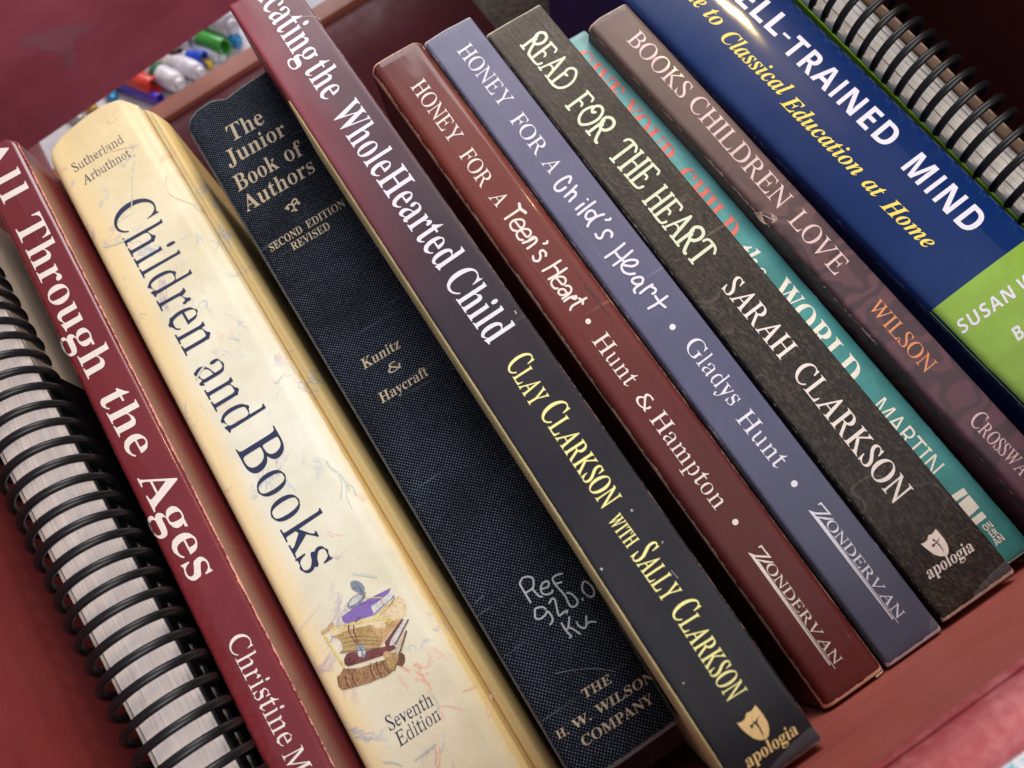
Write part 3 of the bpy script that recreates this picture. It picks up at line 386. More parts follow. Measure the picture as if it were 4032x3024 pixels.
[1,85,491,[200,-10,158,-6,121,5,92,24,69,48,56,78,52,113,55,142,64,181,119,388,125,420,122,435,112,444,95,449,68,452,71,465,267,465,265,452,258,452,230,448,210,436,196,414,185,381,135,193,123,142,119,109,122,84,130,63,144,46,175,29,216,23,252,27,284,38,311,55,332,79,350,118,370,181,416,355,424,387,426,412,424,431,415,443,399,449,373,452,375,465,532,465,530,452,520,452,498,448,480,438,467,420,458,396,447,357,396,163,377,106,354,62,325,29,291,7,250,-6]],
[1,86,437,[80,-10,96,395,94,422,86,439,69,448,44,451,38,451,40,465,226,465,223,453,218,453,191,449,174,439,166,419,162,387,149,95,384,375,409,409,418,430,415,441,406,447,371,451,373,465,516,465,512,451,510,451,492,447,473,434,426,384,95,-10]],
[1,87,592,[83,-10,99,394,96,422,87,439,69,449,40,453,42,465,229,465,226,453,220,453,193,449,177,439,168,419,165,387,153,116,321,355,323,396,321,422,312,439,296,449,272,452,267,452,270,465,448,465,444,452,424,451,410,447,400,439,394,425,388,378,377,120,545,372,564,406,570,431,565,442,549,449,522,452,527,465,667,465,664,452,662,452,643,448,624,434,605,412,582,381,319,-10,306,-10,320,310,95,-10]],
[1,89,412,[48,0,52,12,95,18,108,25,118,34,130,66,167,201,105,366,93,396,81,418,68,434,53,444,36,449,13,451,17,465,218,465,214,451,189,449,172,445,163,437,160,423,162,409,167,393,224,235,332,358,366,400,375,415,377,427,374,438,364,445,347,449,322,451,326,465,486,465,482,450,463,446,443,433,392,383,235,205,197,66,194,53,193,40,196,26,208,17,228,13,258,12,254,0]],
[1,90,459,[-11,0,-11,10,353,439,228,439,190,437,158,431,133,420,112,403,95,381,81,352,68,352,103,465,454,465,454,457,87,27,206,27,279,30,304,34,324,41,341,51,357,64,378,91,398,128,411,128,370,0]],
[1,97,342,[50,-8,26,-3,8,10,-3,33,-7,64,0,119,18,175,49,228,90,274,121,298,152,312,183,316,208,312,224,300,232,280,241,309,292,309,231,90,222,44,224,37,233,35,252,46,282,80,291,72,256,27,224,1,195,-8,180,-5,171,6,168,23,174,57,191,118,154,62,119,23,97,6,74,-5],[82,33,98,37,116,48,134,65,152,87,185,141,199,171,210,201,217,230,219,257,215,280,204,294,185,299,164,295,143,284,124,266,96,226,74,175,58,122,53,73,56,51,66,37]],
[1,98,340,[82,-8,46,-5,18,6,1,20,-5,36,-2,50,88,404,92,424,93,437,91,446,86,452,61,455,50,455,54,467,94,472,123,479,156,487,162,485,163,480,103,251,137,287,174,309,214,316,239,313,262,304,280,289,294,270,303,246,306,218,301,177,287,137,266,99,238,64,204,35,166,12,125,-3],[95,9,120,13,144,23,168,40,199,75,224,119,241,167,246,211,242,241,230,264,211,279,186,283,165,280,145,270,126,254,102,217,83,167,54,66,50,38,55,22,70,13]],
[1,99,298,[99,-8,70,-5,46,6,26,23,11,46,2,75,-1,109,3,142,12,175,27,207,48,237,73,264,102,286,133,303,166,313,199,316,228,313,249,302,262,286,267,267,264,251,258,239,247,231,233,228,217,231,207,240,204,255,207,268,214,279,218,284,220,289,215,297,197,299,162,292,130,271,101,238,79,196,64,150,59,107,63,73,76,46,96,29,122,23,157,29,192,49,228,82,238,71,204,36,169,12,135,-3]],
[1,100,355,[61,-8,32,-3,10,13,-4,39,-9,73,-5,107,5,143,22,181,44,217,70,250,99,279,122,296,146,307,169,314,192,316,216,314,232,306,242,293,273,416,275,426,275,436,274,445,268,451,243,455,233,455,236,467,276,472,306,479,338,487,343,485,345,480,344,473,343,468,240,81,236,60,234,44,238,34,250,30,273,43,306,81,317,72,288,36,263,11,240,-3,217,-8,198,-4,186,7,183,27,187,61,201,112,167,59,133,21,110,5,86,-5],[91,28,109,31,127,43,146,62,165,85,199,142,223,204,229,233,232,259,229,277,223,289,212,298,198,300,176,297,154,286,132,268,101,229,75,178,57,124,51,78,54,57,62,41,74,31]],
[1,101,287,[89,-7,62,-4,39,6,21,21,7,42,-1,68,-4,99,-1,131,9,165,25,199,46,231,72,259,101,283,132,302,164,313,195,316,222,313,242,303,254,287,258,266,252,239,236,213,208,189,170,169,121,153,61,142,57,118,56,98,60,66,72,44,92,30,119,26,151,32,185,50,221,81,231,71,198,36,165,12,128,-2],[64,158,106,167,140,180,168,199,188,221,200,245,204,271,201,286,193,295,180,298,159,294,137,280,115,258,95,230,78,196]],
[1,102,199,[-48,-153,-65,-150,-79,-142,-88,-130,-91,-116,-89,-100,-80,-90,-66,-87,-54,-89,-47,-96,-44,-108,-46,-119,-49,-127,-47,-132,-42,-134,-24,-128,-10,-108,2,-74,13,-25,71,283,7,283,12,304,75,304,83,340,96,384,113,420,135,449,160,470,187,483,216,487,240,483,259,473,271,458,275,439,272,422,261,412,243,408,229,411,221,420,218,435,219,441,221,447,224,455,219,465,206,469,187,463,172,447,159,421,148,383,132,304,210,304,207,283,128,283,101,150,67,7,50,-45,33,-85,9,-123,-18,-146]],
[1,103,286,[63,-153,16,-148,-21,-131,-38,-115,-48,-96,-52,-75,-46,-47,-30,-22,-3,2,36,24,13,39,6,57,10,70,21,84,58,121,32,141,15,165,10,195,15,226,29,256,51,281,80,301,114,314,152,318,177,315,206,307,246,296,289,296,289,266,243,266,248,236,243,203,229,174,207,149,179,130,146,118,110,113,82,116,66,101,60,87,66,76,83,65,112,54,159,38,194,19,210,3,220,-16,223,-40,218,-71,203,-99,179,-122,147,-139,108,-150],[111,129,132,133,151,146,167,165,180,190,188,219,191,249,188,272,179,288,165,299,147,302,127,298,108,285,92,265,78,241,69,212,66,182,69,159,78,142,92,132],[75,-132,111,-129,140,-121,160,-106,172,-86,176,-60,173,-45,163,-31,149,-20,132,-10,94,5,52,18,18,-7,-3,-34,-9,-64,-4,-94,12,-115,38,-128]],
[1,104,402,[304,-7,279,-2,260,11,247,33,243,60,246,99,256,151,271,221,279,257,281,283,278,305,268,319,251,323,225,317,199,300,173,272,141,221,124,172,87,0,25,0,112,415,118,451,113,468,97,479,71,482,66,482,72,510,195,510,169,387,156,331,142,275,150,275,178,315,209,343,241,360,274,366,305,361,328,347,341,324,346,291,343,262,334,218,316,138,310,101,308,68,310,50,318,39,331,36,352,39,374,51,386,32,358,10,331,-2]],
[1,105,177,[122,394,110,396,98,404,91,415,88,428,91,441,98,452,110,460,122,463,135,460,147,452,155,441,157,428,155,414,147,403,136,396],[33,-8,15,-4,4,8,0,29,3,53,11,86,55,241,58,254,60,264,57,275,50,282,37,286,17,287,20,299,65,305,96,310,124,316,129,314,131,308,130,303,128,296,63,79,58,52,61,37,72,32,96,45,130,84,140,74,102,28,67,1]],
[1,107,339,[218,-7,201,-3,187,9,161,63,120,161,78,129,41,0,-13,0,103,414,106,435,104,446,98,452,71,455,62,455,66,468,109,474,140,481,158,486,169,487,174,485,175,480,172,465,84,157,195,240,221,263,230,280,222,290,197,294,203,306,337,306,334,293,332,293,306,289,278,276,246,255,164,193,214,73,229,47,238,38,248,36,272,47,301,79,311,69,286,35,261,11,238,-3]],
[1,108,173,[32,-7,18,-5,7,2,0,12,-2,26,2,54,13,99,98,412,101,433,99,446,92,453,79,457,58,459,60,471,104,476,134,482,163,487,170,485,171,481,168,465,62,84,56,50,59,38,68,34,90,46,122,82,133,72,105,37,77,12,52,-3]],
[1,109,550,[410,-7,391,-3,380,10,376,31,378,53,384,78,424,218,430,255,426,270,411,275,393,270,371,258,348,237,325,210,302,176,279,137,251,72,228,0,175,0,235,203,243,234,245,257,241,270,227,275,214,272,196,263,155,230,134,206,113,179,86,129,63,70,40,0,-13,0,50,212,58,243,61,263,59,275,51,281,17,287,19,300,63,304,94,310,113,315,123,316,128,314,130,308,129,303,128,296,91,177,139,238,184,281,226,307,263,316,286,311,299,298,304,277,299,241,285,184,329,242,371,283,411,307,449,316,471,311,484,298,489,275,486,253,479,222,436,65,434,57,433,50,436,39,445,35,457,38,469,48,483,64,499,87,508,76,484,39,459,13,434,-2]],
[1,110,364,[222,-9,208,-6,198,1,191,12,189,28,196,65,216,140,236,216,242,254,238,269,225,275,211,272,195,263,159,232,123,189,93,142,67,82,42,0,-12,0,53,221,62,263,60,273,53,280,41,284,23,285,17,285,19,297,67,303,100,310,130,316,133,314,133,308,93,177,142,238,188,281,229,306,263,315,285,311,298,299,302,278,300,252,293,222,254,88,247,64,245,49,249,37,259,34,274,40,291,59,312,91,322,83,298,43,273,14,248,-3]],
[1,111,351,[105,-8,75,-5,48,5,26,22,9,44,-1,71,-4,102,0,140,14,178,35,215,61,247,93,276,128,298,165,312,201,316,234,313,261,303,283,286,300,264,310,237,314,206,310,172,299,138,282,105,260,73,233,46,203,23,171,6,139,-5],[113,11,140,17,166,32,190,55,211,85,229,119,243,155,252,192,255,226,251,258,240,281,222,294,197,299,176,295,154,285,132,268,103,231,78,183,61,132,56,83,60,52,71,30,89,16]],
[1,112,340,[-96,-149,-93,-137,-66,-133,-49,-126,-38,-111,-29,-87,54,235,58,249,60,262,58,274,52,281,16,285,19,298,62,303,93,309,124,316,129,314,130,310,128,299,112,250,149,287,187,309,226,316,250,314,269,306,286,292,302,263,308,226,303,185,290,144,270,105,243,69,212,38,177,13,140,-2,101,-7,72,-4,50,5,30,-81,23,-113,26,-124,36,-132,51,-136,77,-138,73,-149],[101,9,128,14,155,30,180,53,202,82,221,116,235,153,245,191,248,228,245,253,235,271,220,282,199,286,177,282,156,271,136,253,110,213,91,162,66,64,64,51,62,40,67,23,79,13]],
[1,114,224,[-13,0,46,209,56,259,53,272,47,279,13,284,15,297,59,304,90,310,118,316,124,314,124,308,89,179,137,255,177,301,208,316,220,314,229,307,235,297,237,283,234,266,226,253,214,243,200,240,189,242,180,248,173,257,170,268,130,218,95,157,65,84,41,0]],
[1,115,248,[78,-8,53,-6,32,-1,6,6,-4,4,-9,-4,-22,-4,-7,106,4,105,10,65,24,35,45,16,71,10,93,14,110,26,122,45,126,69,120,93,104,120,83,147,63,175,46,206,41,222,40,238,46,269,63,294,90,311,123,316,147,315,166,310,193,302,205,305,209,314,220,314,207,214,195,214,188,251,175,278,156,294,130,299,115,296,102,287,94,275,91,261,97,237,116,208,136,181,155,154,173,122,178,105,179,89,176,63,166,40,151,20,130,5,106,-5]],
[1,116,187,[33,-8,15,-4,4,7,1,26,2,44,7,62,66,283,19,283,22,297,63,313,100,344,136,392,151,392,126,304,183,304,177,283,120,283,66,78,60,45,63,34,72,31,93,43,124,79,134,68,99,26,66,0]],
[1,117,364,[46,-8,28,-5,15,4,7,18,4,38,8,69,19,116,50,228,54,247,56,265,53,276,47,283,34,286,13,287,15,300,59,306,90,311,119,316,125,315,128,312,127,304,125,296,71,107,62,74,59,54,61,42,68,35,79,32,100,38,124,54,150,81,177,115,203,156,227,203,247,255,261,309,314,309,255,92,246,47,250,36,260,32,275,38,294,55,315,84,324,75,300,38,274,13,249,-3,222,-8,204,-4,192,7,189,27,191,51,199,81,220,153,171,82,127,32,99,10,72,-4]],
[1,118,297,[61,-8,50,171,45,231,36,265,21,281,-1,286,-6,286,-3,299,28,305,52,310,69,315,79,316,89,301,97,259,102,188,109,58,164,117,205,170,232,213,240,239,238,246,231,254,216,270,211,279,209,288,211,300,218,309,228,315,240,317,253,314,264,306,270,292,273,275,266,239,244,196,209,145,159,85,75,-8]],
[1,121,270,[-44,-153,-58,-151,-68,-145,-75,-136,-77,-125,-75,-114,-69,-106,-60,-100,-48,-98,-30,-103,-20,-107,-9,-109,9,-99,34,-69,79,-7,44,175,36,216,29,244,21,263,11,276,-4,284,-24,287,-22,299,8,303,32,310,62,316,73,302,85,258,100,179,123,57,173,138,200,186,213,213,217,233,213,249,201,260,190,268,186,276,184,288,186,299,192,308,202,314,214,316,228,313,239,304,247,291,249,273,244,241,231,203,208,158,175,102,133,35,86,-34,39,-94,-6,-137,-26,-149]],
[2,71,499,[221,-11,162,-6,113,11,73,39,44,76,27,122,21,175,25,224,38,271,59,316,87,357,122,393,163,422,197,440,232,452,268,460,306,463,349,459,400,447,418,444,431,449,441,463,457,463,428,317,410,317,406,354,397,384,382,408,362,425,337,435,308,439,279,434,250,421,222,400,196,370,172,333,150,287,128,214,120,144,124,106,134,73,151,48,174,29,203,18,238,14,267,18,288,29,302,47,312,74,330,144,336,179,333,193,325,201,310,205,286,207,286,223,475,223,475,206,469,206,451,202,440,191,425,150,395,31,340,7,282,-7]],
[2,72,508,[-34,0,-34,15,-15,17,0,20,12,28,22,41,39,85,115,369,119,387,120,404,117,417,109,426,94,432,73,435,73,451,283,451,283,435,264,433,249,429,237,421,228,409,212,365,181,252,341,252,373,369,378,404,375,417,367,426,352,432,330,435,330,451,541,451,541,435,508,430,496,423,487,412,470,369,394,82,388,48,390,34,399,24,413,18,435,15,435,0,224,0,224,15,243,17,258,20,270,28,280,41,297,85,333,221,173,221,136,82,130,47,135,30,151,20,177,15,177,0]],
[2,67,440,[202,-11,149,-6,104,10,69,36,42,71,26,114,20,165,24,214,37,262,56,309,83,352,116,389,154,420,196,444,241,458,287,463,333,459,385,448,397,446,407,444,421,449,431,463,449,463,420,308,401,310,398,349,390,381,377,406,359,425,336,436,309,439,278,435,249,422,222,401,196,371,173,333,152,287,130,212,122,142,125,107,135,77,151,53,173,35,199,24,229,20,268,25,304,41,337,68,368,105,387,91,349,46,305,14,257,-5]],
[2,69,441,[-34,0,-34,15,-15,17,0,20,12,28,22,41,39,85,115,369,119,387,120,401,118,416,109,426,95,431,73,435,73,451,432,451,407,324,388,324,388,330,385,363,375,388,360,407,337,419,307,427,269,429,242,427,234,423,229,418,220,398,181,251,200,251,232,252,257,257,277,266,293,280,307,298,320,322,336,322,289,136,274,136,275,149,275,163,270,193,256,213,231,224,194,228,185,228,175,227,134,73,130,56,128,44,130,34,137,28,150,24,173,23,218,25,256,33,289,47,319,69,346,98,372,136,389,136,350,0]],
[2,97,336,[53,-9,24,-3,1,14,-14,40,-19,73,-15,109,-5,147,11,184,32,220,57,251,84,276,112,295,139,306,165,310,189,305,205,290,214,265,225,303,297,303,241,108,232,74,228,56,231,44,238,40,259,52,285,87,300,78,274,40,248,13,223,-3,197,-9,174,-4,160,10,155,34,157,52,162,75,137,38,111,12,84,-4],[93,41,108,45,124,56,139,73,152,95,176,147,192,202,198,248,195,266,186,277,172,281,157,276,141,264,125,244,109,219,83,159,70,115,65,81,68,59,77,45]],
[2,99,277,[93,-9,63,-6,38,3,17,19,3,40,-6,66,-9,97,-3,146,16,195,47,240,88,277,118,295,149,306,179,310,211,305,235,291,251,272,257,249,254,230,245,216,231,207,214,203,198,206,186,213,179,224,176,238,177,248,182,258,189,275,185,285,173,289,156,284,139,270,123,249,107,223,94,192,84,161,77,129,75,99,78,71,88,51,103,38,123,34,150,41,177,62,204,96,222,83,194,43,162,14,129,-4]],
[2,100,334,[55,-9,26,-4,3,14,-11,43,-15,82,-13,114,-4,148,10,182,29,215,52,245,78,272,107,293,135,305,164,310,190,306,213,294,238,381,242,399,243,412,241,422,234,428,205,433,205,451,271,459,343,470,237,83,232,60,230,48,232,43,238,41,246,44,255,52,281,89,297,78,270,40,246,13,223,-4,198,-9,175,-4,162,10,157,35,159,55,164,76,138,38,113,12,86,-4],[96,42,111,46,127,58,142,76,156,99,180,153,196,208,201,249,199,268,191,280,177,283,164,280,149,269,120,231,93,181,74,126,68,101,66,79,69,63,75,51,84,44]],
[2,101,269,[87,-9,60,-6,36,3,16,19,1,40,-8,67,-11,98,-7,135,6,172,25,207,49,240,78,268,109,290,143,305,176,310,207,305,230,293,244,273,249,248,244,222,230,197,207,174,173,153,131,136,79,124,75,88,78,66,87,50,102,39,122,36,147,42,171,62,195,95,214,83,188,43,158,14,125,-4],[84,146,114,156,140,171,163,190,179,212,190,236,193,260,192,272,187,280,180,286,171,287,149,278,126,252,103,207]],
[2,104,357,[210,-9,190,-6,176,3,168,19,165,41,173,84,194,153,217,222,223,246,220,257,210,261,185,252,159,227,131,185,104,130,81,68,63,0,-19,0,82,374,88,399,90,411,88,422,83,428,73,431,58,433,48,433,48,451,110,457,187,470,115,197,151,247,184,282,217,303,253,310,275,306,290,297,300,281,303,259,298,223,282,170,250,75,247,65,246,57,248,47,257,43,276,57,306,98,320,89,293,46,265,15,237,-3]],
[2,105,194,[132,371,114,375,100,384,90,398,87,416,90,433,100,447,114,457,132,460,149,457,163,447,173,433,176,416,173,398,163,384,149,375],[49,-8,29,-5,13,5,4,21,1,41,4,64,10,87,44,211,51,237,53,254,50,264,41,271,26,273,19,273,19,289,89,299,150,310,89,85,84,55,87,46,95,42,115,54,142,90,155,81,129,42,103,14,76,-3]],
[2,108,173,[40,-9,19,-6,3,3,-7,19,-10,40,-8,61,-2,85,77,371,87,414,84,425,74,431,58,433,52,433,52,450,183,470,79,86,75,69,73,54,75,44,83,41,104,53,131,89,144,79,118,39,93,12,68,-4]],
[2,109,525,[380,-8,360,-5,346,4,338,20,335,42,343,85,364,154,387,222,393,247,390,258,380,261,361,256,340,240,318,214,284,152,250,62,230,0,152,0,220,222,226,247,222,258,213,261,196,257,177,244,157,222,136,190,116,152,97,107,80,57,66,0,-14,0,42,211,50,240,52,254,49,264,39,271,24,273,18,273,17,289,151,310,116,193,153,245,187,281,220,303,256,310,278,306,294,297,303,282,306,260,299,217,330,258,361,287,391,304,422,310,444,306,460,297,470,282,473,260,468,224,452,171,420,76,417,66,416,58,418,47,426,44,436,47,446,56,457,70,471,91,486,81,459,42,433,14,407,-3]],
[2,110,357,[213,-9,193,-6,179,3,171,19,168,41,175,84,197,153,220,222,226,246,222,257,213,261,189,253,163,229,136,190,116,152,97,107,80,57,66,0,-14,0,42,211,50,240,52,254,49,264,39,271,24,273,18,273,17,289,151,310,116,193,153,245,187,281,220,303,256,310,278,306,294,297,303,281,306,259,301,226,285,170,248,57,251,47,260,43,269,46,279,55,304,90,319,80,291,41,266,13,240,-4]],
[2,111,316,[96,-9,67,-6,42,4,20,20,3,41,-7,68,-10,98,-6,135,6,172,24,208,48,241,76,269,107,291,141,305,175,310,207,306,234,297,256,281,272,260,282,234,285,203,281,167,270,130,252,94,228,61,200,33,168,10,133,-5],[103,13,119,18,134,30,148,50,162,74,184,132,200,191,206,240,202,267,191,283,172,288,157,284,141,272,127,253,113,229,90,172,75,111,69,58,73,33,84,18]],
[2,115,253,[91,-9,63,-6,28,5,15,7,3,4,-7,-7,-24,-4,-7,109,13,105,19,65,33,37,54,20,81,14,103,18,115,31,120,52,114,77,95,106,69,138,51,163,39,185,31,207,28,228,31,250,39,269,53,286,82,303,116,309,145,306,179,298,186,296,192,295,204,298,212,307,230,307,215,205,197,207,188,242,174,268,156,283,134,288,119,286,107,278,99,268,97,255,104,231,124,202,146,176,165,149,183,116,188,99,190,82,187,58,177,36,162,17,142,3,118,-6]],
[2,116,185,[30,-9,10,-6,-4,3,-13,18,-15,39,-14,52,-11,70,45,273,13,273,13,297,58,319,98,353,134,398,162,398,134,300,187,300,179,273,126,273,77,103,70,77,67,56,70,45,77,41,98,54,128,95,144,85,116,44,88,14,60,-3]],
[2,117,357,[46,-9,24,-6,8,3,-2,19,-5,41,0,75,15,130,38,211,46,254,43,264,34,271,19,273,13,273,12,289,73,298,146,310,81,79,76,53,79,43,89,40,113,48,138,72,167,113,194,167,217,230,236,301,316,301,251,57,254,48,261,44,270,47,280,56,292,70,306,91,321,81,293,42,268,13,242,-4,215,-9,196,-6,182,4,172,19,169,40,181,103,147,53,114,18,81,-3]],
[2,84,403,[44,0,44,17,68,20,86,27,98,40,107,60,205,427,194,427,156,421,120,402,88,371,64,330,47,330,72,451,437,451,418,322,399,322,393,359,382,389,364,410,340,422,311,426,306,426,208,63,205,46,208,33,216,25,230,20,253,17,253,0]],
[3,87,649,[122,0,0,480,100,480,161,218,170,179,179,132,185,92,191,132,199,177,207,211,277,480,373,480,443,211,450,177,459,132,465,92,471,132,480,179,488,218,549,480,649,480,527,0,412,0,347,252,342,274,335,306,328,339,324,364,321,339,314,307,308,274,302,251,238,0]],
[3,69,376,[60,0,60,480,336,480,336,396,162,396,162,291,324,291,324,208,162,208,162,84,336,84,336,0]],
[3,76,379,[60,0,60,480,162,480,162,84,357,84,357,0]],
[3,84,389,[144,0,144,395,13,395,13,480,375,480,375,395,245,395,245,0]],
[3,82,443,[60,0,60,480,200,480,260,476,308,464,345,444,371,416,386,380,392,336,388,305,379,278,365,256,346,237,325,221,302,209,443,0,330,0,216,184,162,184,162,0],[162,267,195,267,238,271,267,283,283,304,289,333,286,354,278,370,266,382,236,393,193,396,162,396]],
[3,65,463,[0,0,169,482,293,482,463,0,354,0,319,114,144,114,109,0],[170,199,295,199,259,311,251,340,240,375,232,407,223,374,212,336,204,311]],
[3,73,261,[21,0,21,58,80,85,80,395,21,422,21,480,240,480,240,422,181,395,181,85,240,58,240,0]],
[3,78,546,[60,0,60,480,189,480,397,120,399,120,396,187,394,253,394,480,486,480,486,0,357,0,148,363,145,363,149,294,151,226,151,0]],
[3,68,497,[60,0,60,480,211,480,259,477,302,468,342,453,376,432,404,406,427,374,444,336,455,293,458,244,454,187,441,138,419,96,389,61,351,35,306,15,255,4,196,0],[162,84,206,84,250,88,287,101,316,123,336,154,349,194,353,242,349,290,337,329,318,359,291,380,257,392,216,396,162,396]],
[3,77,633,[60,0,60,480,199,480,312,113,314,113,435,480,573,480,573,0,478,0,478,227,479,279,481,335,483,375,480,375,357,0,263,0,148,376,145,376,148,336,150,278,151,223,151,0]],
[3,83,370,[167,-7,118,-4,73,6,31,22,31,117,102,90,138,80,175,77,207,81,228,92,240,108,244,128,241,145,232,160,217,172,187,189,150,207,114,225,77,253,61,272,48,293,39,319,36,350,41,390,56,423,80,450,113,470,152,482,199,486,235,484,270,478,341,453,308,373,249,394,223,400,195,402,170,398,151,388,140,373,136,353,141,330,158,313,187,296,226,277,260,259,289,241,312,220,329,196,340,168,343,133,338,93,323,59,297,31,262,10,219,-2]],
[3,85,508,[252,-7,193,-1,145,15,107,42,79,78,63,121,57,171,57,480,158,480,158,186,161,151,169,123,183,103,201,89,225,81,255,79,285,81,309,90,327,105,339,126,347,153,349,187,349,480,451,480,451,169,445,122,429,80,401,44,363,16,313,-1]],
[3,66,451,[60,0,60,480,210,480,268,477,317,468,355,453,382,430,398,399,404,358,399,320,384,289,361,266,330,255,330,251,353,245,373,234,391,220,404,199,413,173,416,139,410,99,395,65,369,37,333,16,291,4,240,0],[162,289,221,289,258,293,282,304,295,321,300,345,294,368,279,384,253,393,216,396,162,396],[162,84,228,84,267,88,292,102,306,122,310,149,306,173,292,192,266,205,225,209,162,209]],
[3,79,535,[267,-7,218,-3,176,7,139,24,108,48,83,76,63,111,45,171,39,241,45,311,63,371,83,405,108,433,139,456,176,473,219,484,268,487,317,484,360,473,396,456,427,433,452,405,471,370,490,310,496,240,490,171,471,110,452,76,427,47,396,24,360,7,317,-3],[267,79,307,83,338,98,361,122,376,154,386,194,389,240,386,287,376,327,361,359,338,383,307,398,268,402,229,398,198,383,175,359,159,327,149,287,146,240,149,194,159,154,175,122,198,98,229,83]],
[3,86,437,[163,0,0,480,103,480,193,194,200,167,211,125,218,89,225,125,236,167,243,194,334,480,437,480,273,0]],
[4,77,609,[65,0,65,480,154,480,302,87,305,87,455,480,544,480,544,0,484,0,484,295,486,364,489,420,486,420,326,0,277,0,119,420,116,420,120,364,121,291,121,0]],
[4,65,429,[0,0,187,482,242,482,428,0,366,0,308,148,118,148,61,0],[138,202,290,202,236,347,230,367,221,396,214,419,203,378,193,347]],
[4,82,418,[65,0,65,480,197,480,252,476,296,464,329,446,353,419,367,385,372,343,369,308,358,279,342,256,322,239,300,225,276,215,408,0,337,0,221,198,126,198,126,0],[126,249,197,249,233,252,261,259,283,272,298,290,307,313,310,340,306,369,297,391,281,407,245,422,194,427,126,427]],
[4,84,373,[156,0,156,426,7,426,7,480,366,480,366,426,217,426,217,0]],
[4,73,228,[27,0,27,35,83,48,83,431,27,445,27,480,200,480,200,445,144,431,144,48,200,35,200,0]],
[4,78,510,[65,0,65,480,135,480,391,83,394,83,392,115,390,162,389,209,389,480,445,480,445,0,375,0,118,398,116,398,119,340,121,268,121,0]],
[4,79,525,[263,-7,216,-3,174,7,139,24,109,48,84,76,65,111,47,171,41,241,47,310,65,370,84,404,109,433,139,456,174,473,216,483,263,487,309,484,349,473,384,456,414,433,439,405,458,370,472,331,481,288,484,240,481,193,472,150,458,110,439,76,414,47,384,24,349,7,308,-3],[263,46,301,49,333,59,361,75,382,98,403,137,416,184,420,240,416,297,403,344,382,382,361,405,334,421,301,431,263,434,225,431,193,421,165,405,143,382,122,344,109,297,105,240,109,184,122,137,143,98,165,75,192,59,225,49]],
[4,69,373,[65,0,65,480,333,480,333,426,126,426,126,277,321,277,321,224,126,224,126,53,333,53,333,0]],
[5,38,429,[190,316,335,121,347,140,356,164,360,193,362,227,361,262,361,265,418,265,418,251,415,198,405,153,389,113,366,80,425,0,351,0,324,38,294,17,263,2,229,-7,193,-10,146,-5,105,11,69,37,42,71,25,110,20,155,26,201,44,243,74,282,116,319,101,343,91,368,84,392,82,416,86,449,98,476,117,499,143,516,174,526,212,529,257,525,304,513,304,449,283,461,262,469,240,474,216,476,186,472,163,460,148,441,143,417,146,396,154,374,168,348],[145,280,117,253,97,226,85,197,81,165,85,132,97,103,116,78,141,59,171,47,205,44,235,48,267,60,282,69,294,78]],
[5,46,180,[89,-9,74,-7,60,1,51,15,48,36,51,57,60,71,74,79,89,81,106,79,119,71,129,57,132,36,129,15,119,1,106,-7]],
[5,45,216,[27,154,27,206,189,206,189,154]],
[5,102,800,[247,316,250,342,248,358,242,372,233,379,220,381,205,376,201,371,200,364,203,349,212,338],[264,282,245,239,271,253,296,258,317,255,335,247,348,235,357,215,360,191,355,162,338,136,311,114,273,96,249,84,235,71,230,57,233,42,243,32,259,29,285,32,297,41,312,69,327,79,336,76,342,67,344,53,339,34,322,20,294,12,255,9,217,14,180,28,145,52,114,86,95,125,89,170,92,207,101,235,115,255,136,267,163,271,181,267,199,254,214,232,232,268,241,293,203,315,147,355,127,366,107,369,85,364,65,347,57,333,54,318,55,308,60,302,65,296,66,288,64,282,58,276,43,268,34,271,27,281,24,292,23,309,26,330,37,350,55,368,83,384,115,389,141,387,158,379,180,363,183,383,191,395,206,402,225,404,245,400,261,386,272,366,275,343,271,304,312,299,331,301,345,308,355,318,358,327,356,342,352,350,343,359,340,366,342,380,346,390,357,399,371,401,387,396,401,382,405,371,407,357,402,335,389,315,366,296,337,283,305,278]],
]
GL = {'biBSsx'[r[0]]+chr(r[1]): r[2:] for r in FONT}
CAPH = 455.0
GL['SI'] = [190, [50,0,50,468,140,468,140,0]]
SLIM = {}
def slim(c, cs, kf):
    """narrow the upright strokes only: each point moves in by part of the stroke width measured level with it"""
    out = []; n = len(c)
    for i in range(n):
        a, b, e2 = c[i-1], c[i], c[(i+1) % n]; nx = 0
        for p, r in ((a, b), (b, e2)):
            dx, dy = r[0]-p[0], r[1]-p[1]; l = math.hypot(dx, dy) or 1; nx += dy/l/2
        if abs(nx) < .12: out.append(b); continue
        sg = 1 if nx > 0 else -1; T = 1e9; y = b[1]+.37*(1 if (a[1]+e2[1])/2 > b[1] else -1)
        for q in cs:
            for j in range(len(q)):
                p0, p1 = q[j-1], q[j]
                if (p0[1] <= y) != (p1[1] <= y):
                    x = p0[0]+(p1[0]-p0[0])*(y-p0[1])/(p1[1]-p0[1]); d = (x-b[0])*sg
                    if 3 < d < T: T = d
        if T > 150: s = 14*(1-kf)*abs(nx)
        else: s = max(0, (T-(20+(T-20)*kf))/2)
        out.append((b[0]+sg*s, b[1]))
    return out
